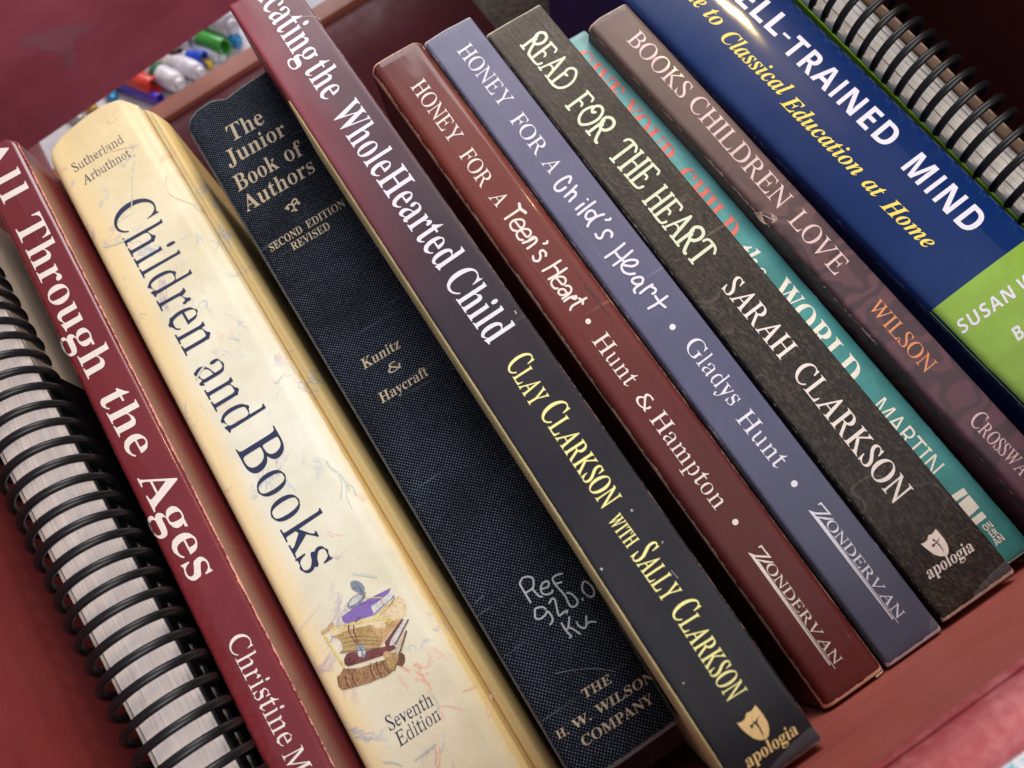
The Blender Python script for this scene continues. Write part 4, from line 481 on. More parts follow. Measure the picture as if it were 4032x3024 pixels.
def glyph(style, ch):
    """contours and advance in thousandths; 'r' = roman: upright capitals from the italic, slimmed lower case"""
    if ch == ' ': return 250, []
    if ch in '&.-': g = GL['x'+ch]; sc = .78 if ch == '&' else 1; return g[0]*sc*.9, [[(c[i]*sc, c[i+1]*sc) for i in range(0, len(c), 2)] for c in g[1:]]
    if style in 'mrR':
        if ch.isupper() and style != 'm':
            g = GL['i'+ch]; k = .268
            cs = [[(c[i]-k*c[i+1], c[i+1]) for i in range(0, len(c), 2)] for c in g[1:]]
            x0 = min(p[0] for c in cs for p in c); x1 = max(p[0] for c in cs for p in c)
            cs = [[(p[0]-x0+13, p[1]) for p in c] for c in cs]
            if style == 'R':
                o2 = []
                for c in cs:
                    q = []; m = len(c)
                    for i in range(m):
                        a, e2 = c[i-1], c[(i+1) % m]; nx = (e2[1]-a[1])/(math.hypot(e2[0]-a[0], e2[1]-a[1]) or 1); q.append((c[i][0]-nx*9, c[i][1]))
                    o2.append(q)
                cs = o2
            return (x1-x0)+(44 if style == 'R' else 26), cs
        g = GL['b'+ch]; kf = {'r': .40, 'R': .66, 'm': .80}[style]
        cs = [[(c[i], c[i+1]) for i in range(0, len(c), 2)] for c in g[1:]]
        return g[0]-{'r': 14, 'R': 7, 'm': 0}[style], [slim(c, cs, kf) for c in cs]
    g = GL[style+ch]
    return g[0], [[(c[i], c[i+1]) for i in range(0, len(c), 2)] for c in g[1:]]
def lift(k):
    k.nlift += 1; return .00007+.000006*(k.nlift % 12)
def decal(k, name, polys, mat, curved=False, mats=None, label=None):
    """flat print: polys = list of (list of 2-D (x,y) contours in metres on the spine, material index)"""
    V = []; Fc = []; mi = []; lf = []
    dz0 = lift(k)
    for contours, m, ex in polys:
        flat, tri = fill(contours); n = len(V)
        V += [Vector((x, y, 0)) for x, y in flat]; lf += [ex]*len(flat)
        for t in tri:
            if len(set(t)) == 3: Fc.append(tuple(n+i for i in t)); mi.append(m)
    if curved:
        bm = bmesh.new(); lay = bm.verts.layers.float.new('ex'); vs = [bm.verts.new(v) for v in V]
        for v, l in zip(vs, lf): v[lay] = l
        for f, m in zip(Fc, mi):
            try: bf = bm.faces.new([vs[i] for i in f]); bf.material_index = m
            except ValueError: pass
        xs = [v.x for v in V]; x = min(xs); st = .0010
        while x < max(xs):
            x += st; bmesh.ops.bisect_plane(bm, geom=bm.verts[:]+bm.edges[:]+bm.faces[:], plane_co=(x,0,0), plane_no=(1,0,0), dist=1e-7)
        bm.verts.index_update(); V = [v.co.copy() for v in bm.verts]; lf = [v[lay] for v in bm.verts]
        Fc = [tuple(v.index for v in f.verts) for f in bm.faces]; mi = [f.material_index for f in bm.faces]; bm.free()
    VV = []
    for v, l in zip(V, lf):
        x, y = v.x, v.y
        if curved:
            for _ in range(4):
                g = (k.z_at(x, y)-CAM.z)/(k.h-CAM.z); x = CAM.x+(v.x-CAM.x)*g; y = CAM.y+(v.y-CAM.y)*g
        VV.append(Vector((x, y, k.z_at(x, y)+dz0+l)))
    # faces look up
    out = []
    for f in Fc:
        a, b, c = VV[f[0]], VV[f[1]], VV[f[2]]
        out.append(f if (b-a).cross(c-a).z > 0 else tuple(reversed(f)))
    o = obj(name, VV, out, mats or mat, k.e, False, mi)
    if label: o['label'] = label
    return o
def text(k, name, s, style, bs, be, vec, mat, curved=False, caps=None, label=None, hh=None, squeeze=0):
    """s set from bs to be (ends of the base line, photo pixels projected on the spine); vec = cap height"""
    h = hh if hh is not None else k.h
    o = P(*bs, h); ex = P(*be, h)-o; ev = P(bs[0]+vec[0], bs[1]+vec[1], h)-o
    ev2 = P(be[0]+vec[0], be[1]+vec[1], h)-P(*be, h)
    lay = []; x = 0
    for ch in s:
        sc = 1
        if caps is not None and ch.islower(): ch = ch.upper(); sc = caps
        adv, cs = glyph(style, ch); lay.append((x, sc, cs)); x += adv*sc+squeeze
    W = x-squeeze; polys = []
    for x0, sc, cs in lay:
        if cs:
            polys.append(([[((lambda X, Y: (o.x+ex.x*X+ev.x*Y, o.y+ex.y*X+ev.y*Y))((x0+p[0]*sc)/W, p[1]*sc/CAPH)) for p in c] for c in cs], 0, 0.0))
    return decal(k, name, polys, mat, curved, label=label)
def smooth_line(pts, n=6):
    if len(pts) < 3: return pts
    out = []; q = [pts[0]]+list(pts)+[pts[-1]]
    for i in range(1, len(q)-2):
        a, b, c, d = q[i-1], q[i], q[i+1], q[i+2]
        for j in range(n):
            t = j/n; t2 = t*t; t3 = t2*t
            out.append(tuple(.5*((2*b[m])+(-a[m]+c[m])*t+(2*a[m]-5*b[m]+4*c[m]-d[m])*t2+(-a[m]+3*b[m]-3*c[m]+d[m])*t3) for m in (0,1)))
    out.append(tuple(pts[-1])); return out
def ribbon(pts, w, w2=None):
    """outline of a round-ended pen stroke"""
    n = len(pts); Lf = []; Rt = []
    for i, p in enumerate(pts):
        a = pts[max(0, i-1)]; b = pts[min(n-1, i+1)]; dx, dy = b[0]-a[0], b[1]-a[1]; l = math.hypot(dx, dy) or 1
        ww = w if w2 is None else w+(w2-w)*i/(n-1)
        nx, ny = -dy/l*ww/2, dx/l*ww/2; Lf.append((p[0]+nx, p[1]+ny)); Rt.append((p[0]-nx, p[1]-ny))
    def cap(p, q, sgn):
        c = ((p[0]+q[0])/2, (p[1]+q[1])/2); r = math.hypot(p[0]-c[0], p[1]-c[1]); a0 = math.atan2(p[1]-c[1], p[0]-c[0])
        return [(c[0]+r*math.cos(a0+sgn*math.pi*j/4), c[1]+r*math.sin(a0+sgn*math.pi*j/4)) for j in (1, 2, 3)]
    return Lf+cap(Lf[-1], Rt[-1], -1)+list(reversed(Rt))+cap(Rt[0], Lf[0], -1)
def strokes_px(k, name, strokes, w, mat, curved=False, label=None):
    """pen strokes given in photo pixels, laid on the spine"""
    polys = []
    for i, st in enumerate(strokes):
        ww = w
        if isinstance(st, tuple): st, ww = st
        q = smooth_line(st); c = [(P(*p, k.h).x, P(*p, k.h).y) for p in ribbon_safe(q, ww)]
        polys.append(([c], 0, .000004*i))
    return decal(k, name, polys, mat, curved, label=label)
def ribbon_safe(q, w): return ribbon(q, w)
def pen_text(k, name, s, font, bs, be, vec, w, mat, gap=.13, label=None):
    o = P(*bs, k.h); ex = P(*be, k.h)-o; ev = P(bs[0]+vec[0], bs[1]+vec[1], k.h)-o
    hm = math.hypot(ev.x, ev.y); x = 0; lay = []
    for ch in s:
        if ch == ' ': x += .35; continue
        wd, st = font[ch]; lay.append((x, st)); x += wd+gap
    W = x-gap; sx = math.hypot(ex.x, ex.y)/W; ux = (ex.x/ (W*sx), ex.y/(W*sx)); uy = (ev.x/hm, ev.y/hm)
    polys = []; i = 0
    for x0, sts in lay:
        for st in sts:
            ww = w
            if isinstance(st, tuple) and isinstance(st[1], float): st, f = st; ww = w*f
            c = ribbon(smooth_line([((x0+p[0])*sx, p[1]*hm) for p in st]), ww*hm); i += 1
            polys.append(([[(o.x+ux[0]*p[0]+uy[0]*p[1], o.y+ux[1]*p[0]+uy[1]*p[1]) for p in c]], 0, .000003*(i % 9)))
    return decal(k, name, polys, mat, label=label)
def poly_px(k, polys, i0=0):
    return [([[(P(*p, k.h).x, P(*p, k.h).y) for p in c]], m, .000004*(i+i0)) for i, (c, m) in enumerate(polys)]
def disc_px(c, r, n=20): return [(c[0]+r*math.cos(2*math.pi*i/n), c[1]+r*math.sin(2*math.pi*i/n)) for i in range(n)]
def ell(c, a, b, rot, n=20):
    r = math.radians(rot); return [(c[0]+a*math.cos(t)*math.cos(r)-b*math.sin(t)*math.sin(r), c[1]+a*math.cos(t)*math.sin(r)+b*math.sin(t)*math.cos(r)) for t in [2*math.pi*i/n for i in range(n)]]
def C(n, *pts):
    """pixels of an enlarged crop of the photograph -> pixels of the photograph"""
    ox, oy, s = CROPS[n]; out = [(ox+x*s, oy+y*s) for x, y in pts]
    return out if len(out) > 1 else out[0]
CROPS = {1:(0,0,.63291), 2:(1316,0,.63291), 3:(2632,0,.63291), 4:(0,1000,.63291), 5:(1316,1000,.63291), 6:(2632,1000,.63291),
         7:(0,1974,.63291), 8:(1316,1974,.63291), 9:(2632,1974,.63291), 'z':(2880,2080,.36166), 'i':(1250,2250,.30143),
         'r':(1950,2200,.24864), 'k':(3600,1850,.27119), 't':(1900,780,.36166), 'd':(2800,2650,.22604), 'g':(2000,80,.60286), 'm':(100,0,.45208)}

# ------------------------------------------------------------------ the crate and what is under it
def paint(name, c, c2, rough=.3, coat=.4, chips=0):
    m, nt, b, L = newmat(name); v = coords(nt, (1,1,1))
    big = ntex(nt, v, 9, 5, .6, .6); st = ntex(nt, coords(nt, (6,14,60)), 1.0, 4, .6)
    col = ramp(nt, mth(nt, 'ADD', mth(nt, 'MULTIPLY', big, .6), mth(nt, 'MULTIPLY', st, .4)), [(.36, lin(c2)), (.62, lin(c))])
    if chips:
        n = mth(nt, 'ADD', mth(nt, 'MULTIPLY', ntex(nt, v, 42, 5, .6, .5), .7), mth(nt, 'MULTIPLY', ntex(nt, v, 400, 3), .3))
        col = mix(nt, ramp(nt, n, [(.55-chips, (0,0,0)), (.70-chips, (.5,.5,.5))]), col, lin((206,136,138)))
        n = ntex(nt, v, 150, 4, .6)
        col = mix(nt, ramp(nt, n, [(.26, (.8,.8,.8)), (.30, (0,0,0))]), col, lin((96,28,30)))
    sp = ntex(nt, v, 1400, 2)
    col = mix(nt, .15, col, ramp(nt, sp, [(.3, (.1,.1,.1)), (.7, (.9,.9,.9))]), 'SOFT_LIGHT')
    L.new(col, b.inputs['Base Color'])
    rr = nt.nodes.new('ShaderNodeMapRange'); L.new(ntex(nt, v, 30, 5, .7), rr.inputs[0]); rr.inputs[1].default_value=.3; rr.inputs[2].default_value=.7
    rr.inputs[3].default_value = rough*.75; rr.inputs[4].default_value = rough*1.4; L.new(rr.outputs[0], b.inputs['Roughness'])
    b.inputs['Coat Weight'].default_value = coat; b.inputs['Coat Roughness'].default_value = .3
    bump(nt, b, mth(nt, 'ADD', ntex(nt, v, 260, 4), mth(nt, 'MULTIPLY', st, 1.5)), .18, .0006)
    return m
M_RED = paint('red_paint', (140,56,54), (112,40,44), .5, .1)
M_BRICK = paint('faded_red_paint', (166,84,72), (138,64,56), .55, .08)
M_SHADED = paint('shaded_maroon_paint', (92,30,38), (70,20,28), .45, .2)  # same crate paint, darkened: the right wall's shade is in this colour
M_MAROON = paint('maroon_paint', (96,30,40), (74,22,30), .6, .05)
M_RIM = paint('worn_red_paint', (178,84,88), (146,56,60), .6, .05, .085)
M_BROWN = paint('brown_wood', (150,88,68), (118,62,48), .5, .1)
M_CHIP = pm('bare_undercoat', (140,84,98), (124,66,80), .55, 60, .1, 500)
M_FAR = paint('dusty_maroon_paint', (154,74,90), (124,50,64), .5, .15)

crate = thing('wooden_crate', 'red painted wooden crate with rounded worn rim holding the row of books', 'crate', Vector((.05,.2,0)))
TH = .012; RIMZ = .2275
# bottom board: its right part stops short, so the carpet shows past it
bm_ = MB()
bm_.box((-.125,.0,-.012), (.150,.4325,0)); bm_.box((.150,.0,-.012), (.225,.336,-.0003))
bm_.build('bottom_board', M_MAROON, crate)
def slab(name, pts, z0, z1, mat, th, nrm, rim=True, parent=crate):
    """upright board between two floor points with a rounded top edge"""
    a, b = Vector((*pts[0],0)), Vector((*pts[1],0)); n = Vector((*nrm,0)).normalized()
    prof = [(0,z0),(0,z1-.0082),(-.0006,z1-.0078),(-.0009,z1-.006),(-.0004,z1-.0046)]
    for i in range(0, 9):
        t = math.pi*i/8; prof.append((th/2-th/2*math.cos(t), z1-.005+.005*math.sin(t)))
    prof += [(th,z1-.004),(th,z0)]
    V = []; Fc = []; N = 40
    for i in range(N+1):
        p = a+(b-a)*i/N
        for o, z in prof:
            q = p+n*o; q.z = z+ (.00035*noise.noise(Vector((i*.6, o*900, 5))) if z > z1-.006 else 0)
            V.append(q)
    m = len(prof)
    for i in range(N):
        for j in range(m):
            q = i*m+j; r = i*m+(j+1)%m; Fc.append((q, r, r+m, q+m))
    Fc.append(tuple(range(m))); Fc.append(tuple(reversed(range(N*m, N*m+m))))
    o = obj(name, V, Fc, mat, parent, True)
    bm = bmesh.new(); bm.from_mesh(o.data); bmesh.ops.recalc_face_normals(bm, faces=bm.faces)
    for f in bm.faces:
        if len(f.verts) > 4: f.smooth = False
    bm.to_mesh(o.data); bm.free(); o.data.set_sharp_from_angle(angle=math.radians(42)); return o
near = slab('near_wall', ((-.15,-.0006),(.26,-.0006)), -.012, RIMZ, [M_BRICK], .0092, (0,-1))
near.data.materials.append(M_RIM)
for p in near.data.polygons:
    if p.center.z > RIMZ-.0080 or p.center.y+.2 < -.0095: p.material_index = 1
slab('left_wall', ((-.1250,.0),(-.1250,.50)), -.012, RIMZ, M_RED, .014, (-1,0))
slab('right_wall', ((.2265,.0),(.2265,.60)), -.012, RIMZ, M_SHADED, .014, (1,0))
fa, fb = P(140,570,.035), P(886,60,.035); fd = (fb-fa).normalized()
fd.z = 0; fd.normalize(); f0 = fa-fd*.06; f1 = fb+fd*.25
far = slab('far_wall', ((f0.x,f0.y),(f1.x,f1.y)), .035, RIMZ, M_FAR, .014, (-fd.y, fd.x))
# rails along the far edge of the bottom
def rail(px0, px1, w, x0, x1, name='rail'):
    a, b = P(*px0, .0035), P(*px1, .0035); d = (b-a).normalized(); n = Vector((-d.y, d.x, 0))
    A = a+d*((x0-a.x)/d.x); B = a+d*((x1-a.x)/d.x); m = MB()
    pts = [A, B, B+n*w, A+n*w]
    lo = [Vector((p.x,p.y,-.006)) for p in pts]; hi = [Vector((p.x,p.y,.0035)) for p in pts]
    m.v = lo+hi; m.f = [(0,3,2,1),(4,5,6,7),(0,1,5,4),(1,2,6,5),(2,3,7,6),(3,0,4,7)]; m.m = [0]*6
    o = m.build(name, M_BROWN, crate); 
    md = o.modifiers.new('b', 'BEVEL'); md.width = .0006; md.segments = 2
rail((658,459), (1019,234), .0125, -.12, .14)
rail((2218,122), (2392,3), .0125, .150, .2255)
# worn patch where the paint has gone on the far wall
def on_far(px, py):
    d = toW(Vector((px-CX, py-CY, F_PX))); n = Vector((fd.y, -fd.x, 0)).normalized(); t = (fa-CAM).dot(n)/d.dot(n); return CAM+d*t+n*.0002
chip = [(65,168),(105,135),(160,130),(200,118),(262,100),(350,92),(366,98),(350,118),(310,140),(292,160),(288,190),(300,215),(298,245),(268,270),(238,268),(255,245),(252,228),(222,205),(180,200),(135,185),(100,188)]
cp = []
for i in range(len(chip)):
    a, b = chip[i], chip[(i+1)%len(chip)]
    for j in range(4):
        t = j/4; jx = 3.0*noise.noise(Vector((i*1.7+t*3, 2, 1))); jy = 3.0*noise.noise(Vector((i*1.7+t*3, 9, 1)))
        cp.append((a[0]+(b[0]-a[0])*t+jx*2, a[1]+(b[1]-a[1])*t+jy*2))
flat, tris = fill([cp]); obj('bare_patch', [on_far(*p) for p in flat], tris, M_CHIP, crate)
# a ledge low on the near wall, seen past the foot of the cloth book
a, b = PY(2557,3024,-.0004), PY(2716,2923,-.0004)
m = MB(); m.box((-.06, -.0005, a.z-.004), (.034, .0075, a.z+.001)); o = m.build('ledge', M_RIM, crate)
md = o.modifiers.new('b', 'BEVEL'); md.width = .0012; md.segments = 3

M_CARPET = pm('carpet_pile', (118,104,92), (74,64,56), .95, 300, .6, 900)
V = []; Fc = []; N = 40
for i in range(N+1):
    for j in range(N+1): V.append((-1.2+2.4*i/N, -1.2+2.6*j/N, -.034+.0006*noise.noise(Vector((i*1.3, j*1.7, 0)))))
for i in range(N):
    for j in range(N): q = i*(N+1)+j; Fc.append((q, q+N+1, q+N+2, q+1))
tag(obj('floor', V, Fc, M_CARPET), kind='structure')
# feet so the crate stands on the floor
for x in (-.13, .215):
    for y in (-.012, .40):
        m = MB(); m.box((x, y, -.034), (x+.02, y+.02, -.0121)); m.build('foot', M_MAROON, crate)

# pale fabric beyond the near rim
M_FAB, nt, b, L = newmat('printed_fabric'); v = coords(nt)
vo = nt.nodes.new('ShaderNodeTexVoronoi'); L.new(v, vo.inputs['Vector']); vo.inputs['Scale'].default_value = 420
col = ramp(nt, ntex(nt, v, 300, 3, .6), [(.38, lin((150,205,220))), (.5, lin((232,236,236))), (.62, lin((226,200,205)))])
L.new(col, b.inputs['Base Color']); b.inputs['Roughness'].default_value = .9; bump(nt, b, ntex(nt, v, 900, 4), .5)
V = []; Fc = []; N = 36
for i in range(N+1):
    for j in range(N+1):
        x = -.05+.32*i/N; y = -.26+.235*j/N; c = P(4090,3060,.15)
        r = math.hypot((x-c.x)/.040, (y-c.y)/.030)
        z = .149-.030*min(1, max(0, r-.55))**1.5-.05*min(1, max(0, r-1.3))+.002*noise.noise(Vector((x*40, y*40, 3)))
        V.append((x, y, z))
for i in range(N):
    for j in range(N): q = i*(N+1)+j; Fc.append((q, q+N+1, q+N+2, q+1))
n0 = len(V)
per = [i*(N+1) for i in range(N+1)]+[N*(N+1)+j for j in range(1, N+1)]+[i*(N+1)+N for i in range(N-1, -1, -1)]+[j for j in range(N-1, 0, -1)]
for q in per: V.append((V[q][0], V[q][1], -.033))
for i in range(len(per)):
    j = (i+1)%len(per); Fc.append((per[i], n0+i, n0+j, per[j]))
tag(obj('cushion', V, Fc, M_FAB, None, True), 'pale cushion with a speckled blue and pink print beyond the near rim of the crate', 'cushion')

# ------------------------------------------------------------------ markers on the carpet beyond the crate bottom
def plastic(name, c, c2=None, tr=0): return pm(name, c, c2 or tuple(x*.85 for x in c), .35, 200, .03, 800, coat=.2)
MWHITE = plastic('white_plastic', (236,234,240), (214,212,222))
def marker(c0, c1, r, capcol, barrel, label, h=-.022, tip='hollow', band=None, full=.085):
    """c0 -> c1: photo pixels of the cap, c1 the end that is seen; the barrel runs on behind c0"""
    r *= 1.26; A, B = P(*c1, h), P(*c0, h); B.z -= .003; d = (B-A).normalized()
    e = thing('marker', label, 'marker', A, 'felt-tip markers lying past the end of the crate bottom')
    cm = plastic('cap_plastic', capcol)
    L_ = (B-A).length
    mb = MB()
    if tip == 'hollow':
        n = 20; up = d.orthogonal().normalized(); sd = d.cross(up)
        rings = [(0,r*.66,.008),(0,r*.66,0),(0,r*.94,0),(0,r,.0008),(0,r*1.02,L_),(0,r*.99,L_+.0005)]
        for _, rr, t in rings:
            for k in range(n):
                an = 2*math.pi*k/n; mb.v.append(A+d*t+(up*math.cos(an)+sd*math.sin(an))*rr)
        for i in range(len(rings)-1):
            for k in range(n): mb.f.append((i*n+k, i*n+(k+1)%n, (i+1)*n+(k+1)%n, (i+1)*n+k)); mb.m.append(0)
        mb.f.append(tuple(range(n))); mb.m.append(0)
    else:
        pts = [A+d*t for t in (0,.0006,.0030,.0036,.0042,.0095,L_)]
        mb.tube(pts, [r*.42,r*.5,r*.56,r*.78,r*.84,r,r], 20)
    mb.build('cap', cm, e, True)
    m2 = MB(); m2.tube([A+d*(L_-.001), A+d*(full)], r*.93, 18); m2.build('barrel', plastic('barrel_plastic', barrel), e, True)
    if band:
        m3 = MB(); m3.tube([A+d*(L_*.62), A+d*(L_*.78)], r*1.03, 20); m3.build('stripe', plastic('stripe_plastic', band), e, True)
marker((787,140),(885,186), .0046, (60,165,50), (230,230,235), 'green capped marker, hollow cap end, second from the top of the pile', h=-.0245)
marker((742,217),(808,231), .0040, (20,75,215), (230,230,235), 'blue capped marker under the green one', h=-.0262)
marker((505,298),(609,343), .0050, (235,62,45), (225,222,220), 'orange-red capped marker near the head of the cream book', h=-.0232)
marker((700,170),(756,174), .0043, (238,238,246), (225,225,232), 'short white capped marker left of the green one', h=-.0272)
marker((650,205),(710,218), .0036, (70,42,24), (160,100,70), 'dark brown capped marker left of the blue one', h=-.0258)
marker((588,262),(715,336), .0057, (236,234,240), (216,196,180), 'white marker with a dark green stripe and rounded tip', h=-.0225, tip='round', band=(24,110,60))
marker((690,238),(798,290), .0052, (232,228,238), (236,222,220), 'plain white marker right of the green striped one', h=-.0262, tip='round')
marker((800,190),(880,228), .0042, (222,232,244), (222,232,244), 'white marker with a rounded tip under the blue cap', h=-.0285, tip='round')
marker((498,338),(631,391), .0031, (88,50,190), (88,50,190), 'slim purple marker beside the orange-red one', h=-.0262)
marker((420,350),(450,392), .0034, (40,165,225), (40,165,225), 'bright blue marker half hidden by the head of the cream book', h=-.0285, tip='round')
marker((330,400),(375,432), .0034, (214,178,60), (214,178,60), 'yellow marker half hidden by the head of the cream book', h=-.0292, tip='round')
marker((260,440),(325,470), .0036, (220,216,214), (220,216,214), 'grey-white marker farthest left above the cream book', h=-.0297, tip='round')
marker((820,50),(925,110), .0075, (226,228,246), (190,110,214), 'thick white marker with a violet barrel at the top of the pile', h=-.0210, tip='round')
marker((880,110),(942,172), .0042, (24,150,215), (24,150,215), 'cyan marker right of the green cap', h=-.0280, tip='round')
marker((800,232),(832,262), .0030, (225,190,60), (225,190,60), 'thin yellow marker touching the brown rail', h=-.0300, tip='round')
# pale sheet of paper under the markers
m = MB(); q = [P(*p, -.0320) for p in ((60,640),(980,10),(1150,330),(300,900))]
m.box((-.20,.40,-.0334), (.12,.62,-.0327)); tag(m.build('paper_sheet', pm('white_paper', (222,218,222), (188,184,190), .8, 20)), 'pale sheet of paper lying under the markers', 'paper')

# ------------------------------------------------------------------ books
WHITE = inkmat('white_ink', (222,218,226)); WARMW = inkmat('warm_white_ink', (228,216,206))
NAVY = inkmat('navy_ink', (40,46,78)); GOLD = inkmat('worn_gold_foil', (184,166,136), 1.0, (30,34,50), .45, .1)
YELLOW = inkmat('pale_yellow_ink', (240,232,150)); GREENW = inkmat('pale_green_white_ink', (212,218,186))

# A
def ex_A(nt, v, sep, col, L):       # a slightly darker wavy band printed down the left of the spine
    x = mth(nt, 'ADD', sep.outputs['X'], mth(nt, 'MULTIPLY', ntex(nt, coords(nt, (1,1,1)), 130, 2), .004))
    return mix(nt, ramp(nt, mth(nt, 'MULTIPLY', mth(nt, 'ADD', x, .05), 10), [(.473, (.55,.55,.55)), (.478, (0,0,0))]), col, lin((104,24,26)))
mA = covermat('maroon_laminate', [(0,(112,44,50)),(1,(106,34,40))], .3, (220,150,130), .5, .6, .1, extra=ex_A)
A = make_book('paperback', 'maroon paperback with bold white title, second book from the left, beside the spiral-bound one', 
    ((66,1000),(1038,3024)), ((104,640),(1310,3024)), .172, P(60,518,.172).y, .0, mA, rad=.0014, th=.0012, bulge=.0003,
    top=[(0,-.0012),(.12,0),(.8,0),(1,-.003)])
text(A,'title_lettering','All','m',(-96,585),(20,812),(100,-53),WARMW,True,squeeze=24)
text(A,'title_lettering','Through','m',(51,884),(351,1500),(103,-56),WARMW,True)
text(A,'title_lettering','the','m',C(4,(606,886)),C(4,(820,1285)),(112,-58),WARMW,True)
text(A,'title_lettering','Ages','m',C(4,(853,1398)),C(7,(1195,528)),(122,-62),WARMW,True)
text(A,'author_lettering','Christine','r',C(7,(1405,865)),C(7,(1745,1535)),(75,-40),WARMW,True)
text(A,'author_lettering','Miller','r',C(7,(1752,1575)),C(7,(1965,2010)),(76,-41),WARMW,True)

# B
def ex_B(nt, v, sep, col, L):
    ax = mth(nt, 'ABSOLUTE', mth(nt, 'ADD', sep.outputs['X'], .002))
    wv = mth(nt, 'ADD', ax, mth(nt, 'MULTIPLY', ntex(nt, v, 90, 4), .004))
    col = mix(nt, ramp(nt, mth(nt, 'MULTIPLY', wv, 20), [(.27, (0,0,0)), (.38, (.85,.85,.85))]), col, lin((226,202,150)))
    xr = mth(nt, 'ADD', sep.outputs['X'], mth(nt, 'MULTIPLY', ntex(nt, v, 260, 4), .0016))
    col = mix(nt, ramp(nt, mth(nt, 'MULTIPLY', xr, 20), [(.262, (0,0,0)), (.275, (.85,.85,.85))]), col, lin((214,184,118)))
    # coloured fibres in the marbled paper
    for sc, rot, c, th in ((26, (0,0,.5), (96,140,190), .0), (31, (0,0,1.9), (214,120,96), .0), (22, (0,0,2.6), (150,130,170), 0)):
        d = ntex(nt, coords(nt, (1,1,1), rot), sc, 5, .62, 1.6)
        line = mth(nt, 'ABSOLUTE', mth(nt, 'SUBTRACT', d, .5))
        gate = ramp(nt, ntex(nt, coords(nt, (1,1,1), (rot[2],.4,rot[2])), 42, 2), [(.56, (0,0,0)), (.66, (.75,.75,.75))])
        f = mth(nt, 'MULTIPLY', ramp(nt, line, [(.0, (.8,.8,.8)), (.02, (0,0,0))]), gate)
        col = mix(nt, f, col, lin(c))
    return col
mB = covermat('cream_marbled_jacket', [(0,(214,196,156)),(.18,(212,204,176)),(.5,(218,216,198)),(.85,(218,208,176)),(1,(218,198,152))], .55, (214,184,124), .1, .06, .3, .25, extra=ex_B, length=.267)
yB = P(470,372,.158).y
B = make_book('hardcover_book', 'thick cream hardcover with large navy title and a small picture of stacked books', 
    ((166,589),(1400,2980)), ((650,468),(2190,3024)), .158, yB, .0, mB, rad=.003, th=.0022, hard=True, bulge=.0008,
    profpts=[(0,0),(.72,0),(.80,-.0007),(.855,-.0014),(.875,-.0036),(.893,-.0020),(.94,-.0014),(1,-.0024)],
    top=[(0,-.0105),(.06,-.0060),(.18,-.0030),(.45,-.0005),(.62,0),(.76,-.0012),(.86,-.006),(1,-.0165)], pages=M_YPAGES)
text(B,'author_lettering','Sutherland','r',(292,678),(492,559),(-17,-31),NAVY)
text(B,'author_lettering','Arbuthnot','r',(331,728),(517,614),(-17,-31),NAVY)
text(B,'title_lettering','Children','r',(425,838),(733,1404),(150,-81),NAVY)
text(B,'title_lettering','and','r',(752,1450),(905,1716),(150,-86),NAVY)
text(B,'title_lettering','Books','r',(924,1765),(1206,2279),(149,-92),NAVY)
text(B,'edition_lettering','Seventh','r',(1534,2880),(1711,2774),(-22,-53),NAVY,squeeze=-8)
text(B,'edition_lettering','Edition','r',(1573,2942),(1740,2829),(-22,-53),NAVY,squeeze=-8)
IC = [inkmat('picture_ink', c, .08, bg, .55, .1) for c, bg in (((158,120,84),(120,84,56)),((118,62,62),(90,40,44)),((196,186,164),(170,160,140)),((180,152,100),(150,120,72)),((222,204,166),(196,172,130)),
      ((130,104,172),(104,80,150)),((132,142,152),(96,106,122)),((226,206,130),(196,170,96)),((112,76,52),(80,50,34)),((206,206,202),(170,170,170)),((98,68,48),(70,44,30)),((196,162,116),(160,120,80)))]
def I(*p): return C('i', *p)
pic = [(I((150,770),(240,740),(560,640),(730,600),(1050,320),(1130,370),(1165,470),(1150,560),(1110,610),(960,800),(830,970),(790,850),(690,700),(450,750),(190,850)),4),
 (I((180,850),(450,760),(700,700),(770,790),(820,900),(830,1000),(600,1030),(290,1072),(330,1010),(320,930),(260,870)),3),
 (I((830,968),(800,870),(740,770),(690,705),(1000,640),(1110,612),(950,800)),11),
 (I((960,900),(1120,640),(1190,630),(1020,940),(995,1000),(940,960)),9),
 (I((1000,980),(1120,780),(1170,775),(1110,1060),(1040,1130)),2),
 (I((880,930),(1100,620),(1125,625),(960,890),(940,960),(1000,1000),(900,1000)),1),
 (I((1060,1080),(1110,1062),(1145,1100),(1145,1180),(1110,1242),(1040,1222)),8),
 (I((345,1150),(380,1080),(440,1055),(640,1040),(850,990),(1000,960),(1030,1000),(880,1090),(640,1170),(400,1242),(355,1215)),1),
 (I((250,1380),(290,1350),(340,1270),(540,1265),(860,1160),(1030,1120),(1055,1160),(1020,1290),(985,1305),(900,1372),(780,1410),(700,1450),(600,1480),(440,1522),(330,1552),(270,1505)),0),
 (I((870,1090),(1030,1050),(1060,1120),(985,1290),(930,1240),(890,1160)),3),
 (I((320,590),(380,555),(480,470),(690,350),(960,215),(930,280),(820,380),(700,455),(740,570),(380,680),(335,650)),5),
 (I((700,460),(800,390),(940,280),(1000,305),(960,360),(740,556)),9), (I((1006,300),(1000,330),(745,568),(738,552)),5),
 (disc_px(I((905,1085)),13),11), (I((870,1110),(930,1040),(1060,1130)),11),
 (I(*ell((525,200),105,68,35)),6),(I(*ell((508,385),140,62,-38)),6),(I(*ell((500,375),105,38,-38)),9),
 (I((495,990),(590,940),(645,1040),(615,1130),(535,1112)),6),(I(*ell((553,1065),22,52,-10)),9),(I(*ell((608,1040),14,40,-14)),9)]
def S(pts, w, m): return (ribbon(smooth_line(I(*pts) if len(pts) > 1 else pts), w*.30), m)
